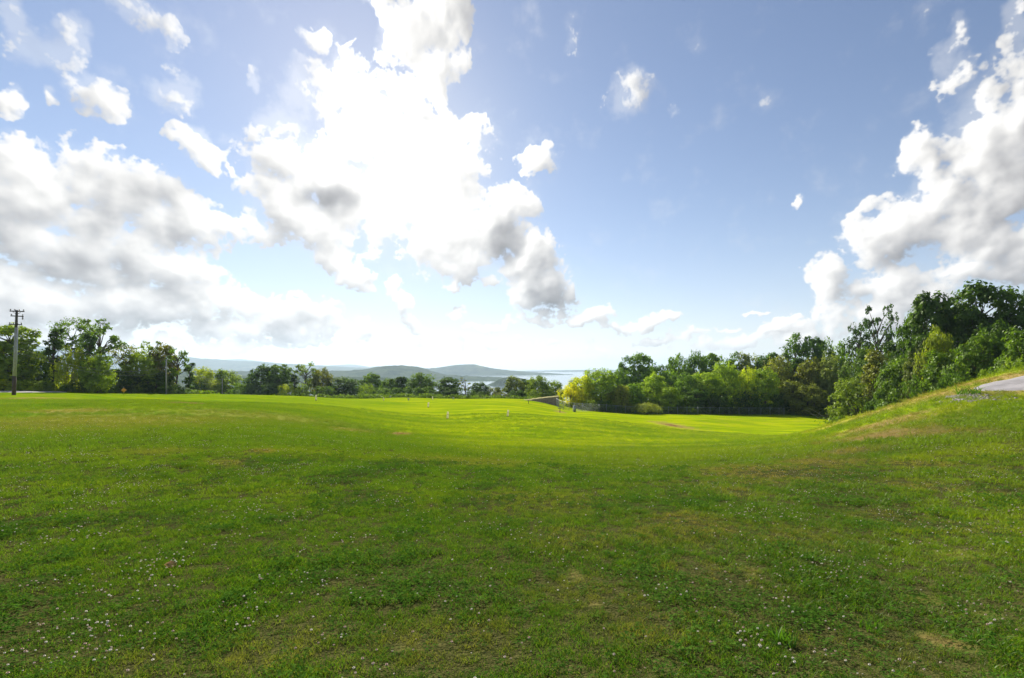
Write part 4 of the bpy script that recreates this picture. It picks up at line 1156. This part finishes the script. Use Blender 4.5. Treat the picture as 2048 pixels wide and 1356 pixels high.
p2, h2 = slim_pole(332.5, 718, 90, "thin light grey utility pole in front of the rusty tree", .15)
p3, h3 = slim_pole(444.5, 757, 146, "small distant utility pole against the green ragged tree", .13)
L1 = pole.location; L2 = p2.location; L3 = p3.location
def cable(a, b_, sag, label, r=.013):
    a, b_ = np.array(a), np.array(b_); t = np.linspace(0, 1, 40)[:, None]
    P_ = a * (1 - t) + b_ * t; P_[:, 2] -= (4 * sag * t * (1 - t))[:, 0]
    mb = MB(); mb.tube(P_, r, 5)
    tag(mb.build("power_line", m_wire), label, "wire", "wires between the poles")
cable((L1.x + .15, L1.y, L1.z + 7.2), (L2.x, L2.y - .15, L2.z + h2 - .25), .55, "uppermost sagging wire between the tall and the thin grey pole")
cable((L1.x + .2, L1.y, L1.z + 6.6), (L2.x, L2.y - .15, L2.z + h2 - 1.4), 2.0, "middle sagging wire between the tall and the thin grey pole")
cable((L1.x + .1, L1.y, L1.z + 6.0), (L2.x, L2.y - .15, L2.z + h2 - 2.5), 1.7, "lowest sagging wire between the tall and the thin grey pole")
cable((L2.x, L2.y - .15, L2.z + h2 - .25), (L3.x, L3.y - .15, L3.z + h3 - .25), 1.3, "upper wire from the thin grey pole to the small distant one", .018)
cable((L2.x, L2.y - .15, L2.z + h2 - 1.4), (L3.x, L3.y - .15, L3.z + h3 - 1.2), 1.6, "lower wire from the thin grey pole to the small distant one", .018)
# road sign on the lane
x, y, z = at(247.5, 76); zt = (HY - 775.5) / F * 76 + EYE
o = tag(empty("road_sign", (x, y, z - .1), math.radians(38)), "orange diamond road warning sign on a thin post below the dark trees", "road sign")
mb = MB(); mb.box((0, .03, (zt - z) / 2 + .2), (.05, .05, zt - z + .2)); mb.build("post", m_steel, o)
s_ = .38; zc = zt - z - s_ + .1
me = mesh_data("sign_panel", [(0, -.01, zc - s_), (s_, -.01, zc), (0, -.01, zc + s_), (-s_, -.01, zc), (0, .005, zc - s_), (s_, .005, zc), (0, .005, zc + s_), (-s_, .005, zc)], [(0, 1, 2, 3), (7, 6, 5, 4), (0, 4, 5, 1), (1, 5, 6, 2), (2, 6, 7, 3), (3, 7, 4, 0)], m_yell)
put("sign_panel", me, o)
# cream marker posts on the field
def marker_mesh():
    a = MB(); a.tube([(0, 0, .10), (0, 0, .12), (0, 0, .55), (0, 0, 1.02), (0, 0, 1.06)], [.14, .16, .15, .135, .09], 14)
    b_ = MB(); b_.tube([(0, 0, -.05), (0, 0, .02), (0, 0, .10)], [.17, .16, .12], 12)
    c_ = MB(); c_.tube([(0, 0, .60), (0, 0, .66)], [.153, .152], 14, False)
    return a.data("post", m_cream, True), b_.data("stub", m_rust, True), c_.data("band", m_rust, True)
mk = marker_mesh()
MARK = [(895,838,824,"nearest and tallest cream marker post in mid field",4),(1015,833,820,"cream marker post leaning right, nearest the pale fence corner",8),(856,815,805,"cream marker post between the nearest one and the far row",7),
        (865,800,793,"small cream marker at the far edge behind the leaning mid one",2),(767,801,795,"small cream marker at the far edge, left of centre",1),(632,801,790,"cream marker furthest towards the roadside trees",1),(700,791,785,"tiny cream marker beneath the lone distant round tree",-6)]
first = None
for px, pyb, pyt, lab, tilt in MARK:
    q = seen(px, pyb); hh = (pyb - pyt) / F * q[1]
    o = tag(empty("field_marker", q, px % 6.28), lab, "marker post", "cream marker posts on the field")
    o.scale = (hh / 1.06 * 1.0,) * 2 + (hh / 1.06,)
    o.rotation_euler = (0, math.radians(tilt), 0)
    if first is None:
        first = [put(n_, m_, o) for n_, m_ in zip(("post", "stub", "band"), mk)]
    else:
        for f_ in first:
            c_ = f_.copy(); COL.objects.link(c_); c_.parent = o
# small grey posts at the far edge
for px, pyb, pyt, lab in ((661,795,790,"small grey utility box on the far grass left of the far markers"),(781,796,792,"faint grey box just right of the left-of-centre far marker"),(817,802,797,"grey box standing nearer than the other two at mid edge"),(907,800,795,"pale grey box at the far edge before the lake gap")):
    q = seen(px, pyb); hh = (pyb - pyt) / F * q[1]
    o = tag(empty("utility_box", q), lab, "utility box", "grey boxes along the far edge")
    mb = MB(); mb.box((0, 0, hh * .25), (.10, .10, hh * .5)); mb.build("post", m_steel, o)
    mb = MB(); mb.box((0, 0, hh * .74), (.42, .26, hh * .46)); mb.box((0, 0, hh * .985), (.48, .32, .05)); mb.build("cabinet", m_grey, o)
for px, pyb, pyt, lab in ((1057,808,801,"black post with a short crosspiece before the earth bank"),(1120,825,817,"black post with a short crosspiece on a bare patch by the fence corner")):
    q = seen(px, pyb); hh = (pyb - pyt) / F * q[1]
    o = tag(empty("tee_post", q), lab, "post", "black posts before the fence corner")
    mb = MB(); mb.tube([(0, 0, -.1), (0, 0, hh - .06)], .06, 8); mb.build("post", m_iron, o)
    mb = MB(); mb.box((-.12, 0, hh - .03), (.62, .22, .09)); mb.build("crosspiece", m_iron, o)
# earth bank with grass on its top
def bank():
    a = np.array(at(1048, 118)[:2]); b_ = np.array(at(1118, 116)[:2])
    n = 40; t = np.linspace(0, 1, n); V = []; Q = []
    base = a[None] * (1 - t[:, None]) + b_[None] * t[:, None]
    base[:, 1] += np.sin(t * 3) * .5
    topz = np.array([(HY - (801 - 9.0 * q ** .8)) / F * (118.6 - 2 * q) + EYE for q in t]) + .10 * fbm(t * 12, t * 0, 3)
    for k in range(n):
        x, y = base[k]; g = gz(x, y); zt_ = max(topz[k], g + .05)
        for dy, z in ((-.35, g - .1), (-.12, (g + zt_) / 2), (0, zt_ - .12), (.25, zt_), (1.6, zt_ + .05), (4.5, zt_ - .3), (7, g - .5)):
            V.append((x + .10 * math.sin(k * 1.9 + dy * 3), y + dy + .08 * math.sin(k * 2.7), z))
    for k in range(n - 1):
        for j in range(6): Q.append((k * 7 + j, k * 7 + 7 + j, k * 7 + 8 + j, k * 7 + 1 + j))
    o = tag(empty("earth_bank", (0, 0, 0)), "low cut earth bank topped with dry grass by the fence corner", "bank")
    V = np.array(V); Q = np.array(Q); face = Q[[i for i in range(len(Q)) if i % 6 < 2]]; top = Q[[i for i in range(len(Q)) if i % 6 >= 2]]
    for nm_, fc_, mt_ in (("face", face, m_earth), ("grass_top", top, m_banktop)):
        u_, inv = np.unique(fc_, return_inverse=True)
        put(nm_, mesh_data(nm_, V[u_], inv.reshape(-1, 4), mt_, True), o)
m_banktop = simple("dry_bank_grass", (.20, .20, .04), .95, 0, (.34, .29, .08), 2.5)
bank()
# chain-link fence
def fence():
    P_ = [(1112,119),(1113,114),(1118,109),(1127,106),(1138,104),(1148,104),(1165,110),(1182,116),(1198,119),(1213,121),(1232,122.5),(1251,123.5),(1270,124),(1292,124.5),(1315,125),(1337,125),(1355,125),(1374,125),(1396,125),(1420,125),(1439,125),(1458,125),(1478,125),(1498,124.5),(1522,124),(1540,123.5),(1558,123),(1568,122.5)]
    pts = [at(*q) for q in P_]
    Hf = 1.9
    o = tag(empty("chain_link_fence", pts[10]), "grey chain-link fence along the foot of the wood", "fence")
    o0 = np.array(pts[10]); loc = [np.array(q) - o0 for q in pts]
    pm = MB(); pm.tube([(0, 0, -.2), (0, 0, Hf + .08)], .04, 7); pd = pm.data("post", m_steel, True)
    rs = np.random.RandomState(2)
    for k, q in enumerate(loc):
        p_ = put("post", pd, o, q); p_.scale = (1, 1, 1 + .10 * (k in (0, 9, 17, 25)) + .03 * rs.rand())
    mb = MB()
    for a, b_ in zip(loc[:-1], loc[1:]): mb.tube([a + [0, 0, Hf], b_ + [0, 0, Hf]], .028, 5)
    mb.build("top_rail", m_steel, o)
    V = []; Q = []; k = 0; st = .16
    for a, b_ in zip(loc[:-1], loc[1:]):
        d = b_ - a; Ln = np.linalg.norm(d[:2]); n = max(2, int(Ln / st)); u = d[:2] / Ln; r_ = .0045
        for i in range(-int(Hf / st), n):
            for sgn in (1, -1):
                # a slanted wire: from the foot to the top, cut at the posts
                s0 = i * st if sgn == 1 else i * st + Hf; s1 = s0 + sgn * Hf
                za, zb = 0.03, Hf
                if sgn == 1:
                    if s0 < 0: za += -s0; s0 = 0
                    if s1 > Ln: zb -= s1 - Ln; s1 = Ln
                else:
                    if s0 > Ln: za += s0 - Ln; s0 = Ln
                    if s1 < 0: zb -= -s1; s1 = 0
                if zb - za < .05: continue
                A_ = np.array([a[0] + u[0] * s0, a[1] + u[1] * s0, a[2] + d[2] * s0 / Ln + za]); B_ = np.array([a[0] + u[0] * s1, a[1] + u[1] * s1, a[2] + d[2] * s1 / Ln + zb])
                off = np.array([u[0] * r_, u[1] * r_, 0]); nn = np.array([-u[1] * r_, u[0] * r_, 0])
                V += [A_ - off, A_ + off, A_ + nn, B_ - off, B_ + off, B_ + nn]; Q += [(k, k + 1, k + 4, k + 3), (k + 1, k + 2, k + 5, k + 4), (k + 2, k, k + 3, k + 5)]; k += 6
    put("wire_mesh", mesh_data("wire_mesh", np.array(V), np.array(Q), m_steel), o)
fence()
# grey cabinet at the corner of the fence
x, y, z = at(1149, 102.5)
o = tag(empty("equipment_cabinet", (x, y, z), .2), "grey equipment cabinet leaning against the fence corner", "cabinet")
mb = MB(); mb.box((0, 0, .65), (.55, .4, 1.3)); mb.box((0, 0, 1.33), (.62, .47, .06)); mb.build("body", m_grey, o)
mb = MB(); mb.box((0, -.21, .62), (.46, .02, 1.05)); mb.build("door", m_steel, o)
# bleached fallen branches at the edge of the wood
x, y, z = at(1648, 116); rs = np.random.RandomState(9); mb = MB()
for k in range(16):
    a = rs.rand() * 3.14; Ln = 1.5 + 3.0 * rs.rand(); s0 = np.array([rs.randn() * 1.6, rs.randn() * .5, .1 + rs.rand() * .8])
    d = np.array([math.cos(a), -.2 * rs.rand(), .25 + .5 * rs.rand()]); P_ = [s0 + d * Ln * t + np.array([0, 0, -.5 * t * t * Ln * .3]) + rs.randn(3) * .04 for t in np.linspace(0, 1, 6)]
    mb.tube(P_, np.linspace(.055, .012, 6), 5)
tag(mb.build("fallen_branch", m_deadwood, loc=(x, y, z)), "tangle of bleached fallen branches below the russet tree", "branches")
# single tan leaf lying on the clover
x, y, z = seen(342, 1139)
V = []; 
for i in range(9):
    t = i / 8; wd_ = .050 * math.sin(math.pi * t) ** .7 * (1 + .25 * (i % 2)); xx_ = (t - .5) * .17
    V += [(xx_, -wd_, .020 + .022 * math.cos(t * 4)), (xx_, 0, .010 + .012 * t), (xx_, wd_, .028 + .01 * math.sin(t * 5))]
Q = [(3 * i + j, 3 * i + 3 + j, 3 * i + 4 + j, 3 * i + 1 + j) for i in range(8) for j in range(2)]
o = put("fallen_leaf", mesh_data("fallen_leaf", V, Q, m_tanleaf, True), loc=(x, y, z + .03)); o.rotation_euler = (math.radians(24), 0, .3); o.scale = (.6, .6, .6)
tag(o, "curled tan leaf lying alone on the dark clover", "leaf")
# a tuft of tall bright grass near the bottom edge and weeds at the tip of the asphalt
m_tall = bpy.data.materials.new("tall_grass"); m_tall.use_nodes = True; m_tall.node_tree.nodes.clear(); nb = NB(m_tall.node_tree)
out(nb, leafy_shader(nb, nb.mix(nb.noise(pos(nb), 30, 2), rgb(.06, .15, .012), rgb(.11, .22, .02)), .5, .03))
def tall_tuft(px, py, n, R, h0, h1, wd_, label, seed):
    V, Q, T3 = grass_tuft(seed, n, R, h0, h1, wd_)
    tag(put("grass_tuft", mesh_data("grass_tuft", V, [Q, T3], m_tall), loc=seen(px, py)), label, "grass tuft", "tufts of taller grass")
tall_tuft(1565, 1290, 60, .07, .06, .15, .008, "bright tall tuft of grass on the dark clover", 70)
tall_tuft(1938, 790, 70, .45, .25, .65, .030, "tall weedy tuft at the tip of the asphalt", 71)
tall_tuft(1745, 1262, 40, .08, .05, .12, .008, "small bright weed left of the bare red soil", 72)

# ------------------------------------------------------------------ the air over the valley
m_haze, nb = new_mat("valley_air")
pv = nb.node('ShaderNodeVolumePrincipled')
pv.inputs['Color'].default_value = rgb(.62, .80, 1.0); pv.inputs['Density'].default_value = 0.000105; pv.inputs['Anisotropy'].default_value = 0.35
out(nb, None, pv.outputs[0])
mb = MB(); mb.box((0, 0, 50), (34000, 34000, 340))
hz = mb.build("haze", m_haze); tag(hz, kind='stuff')
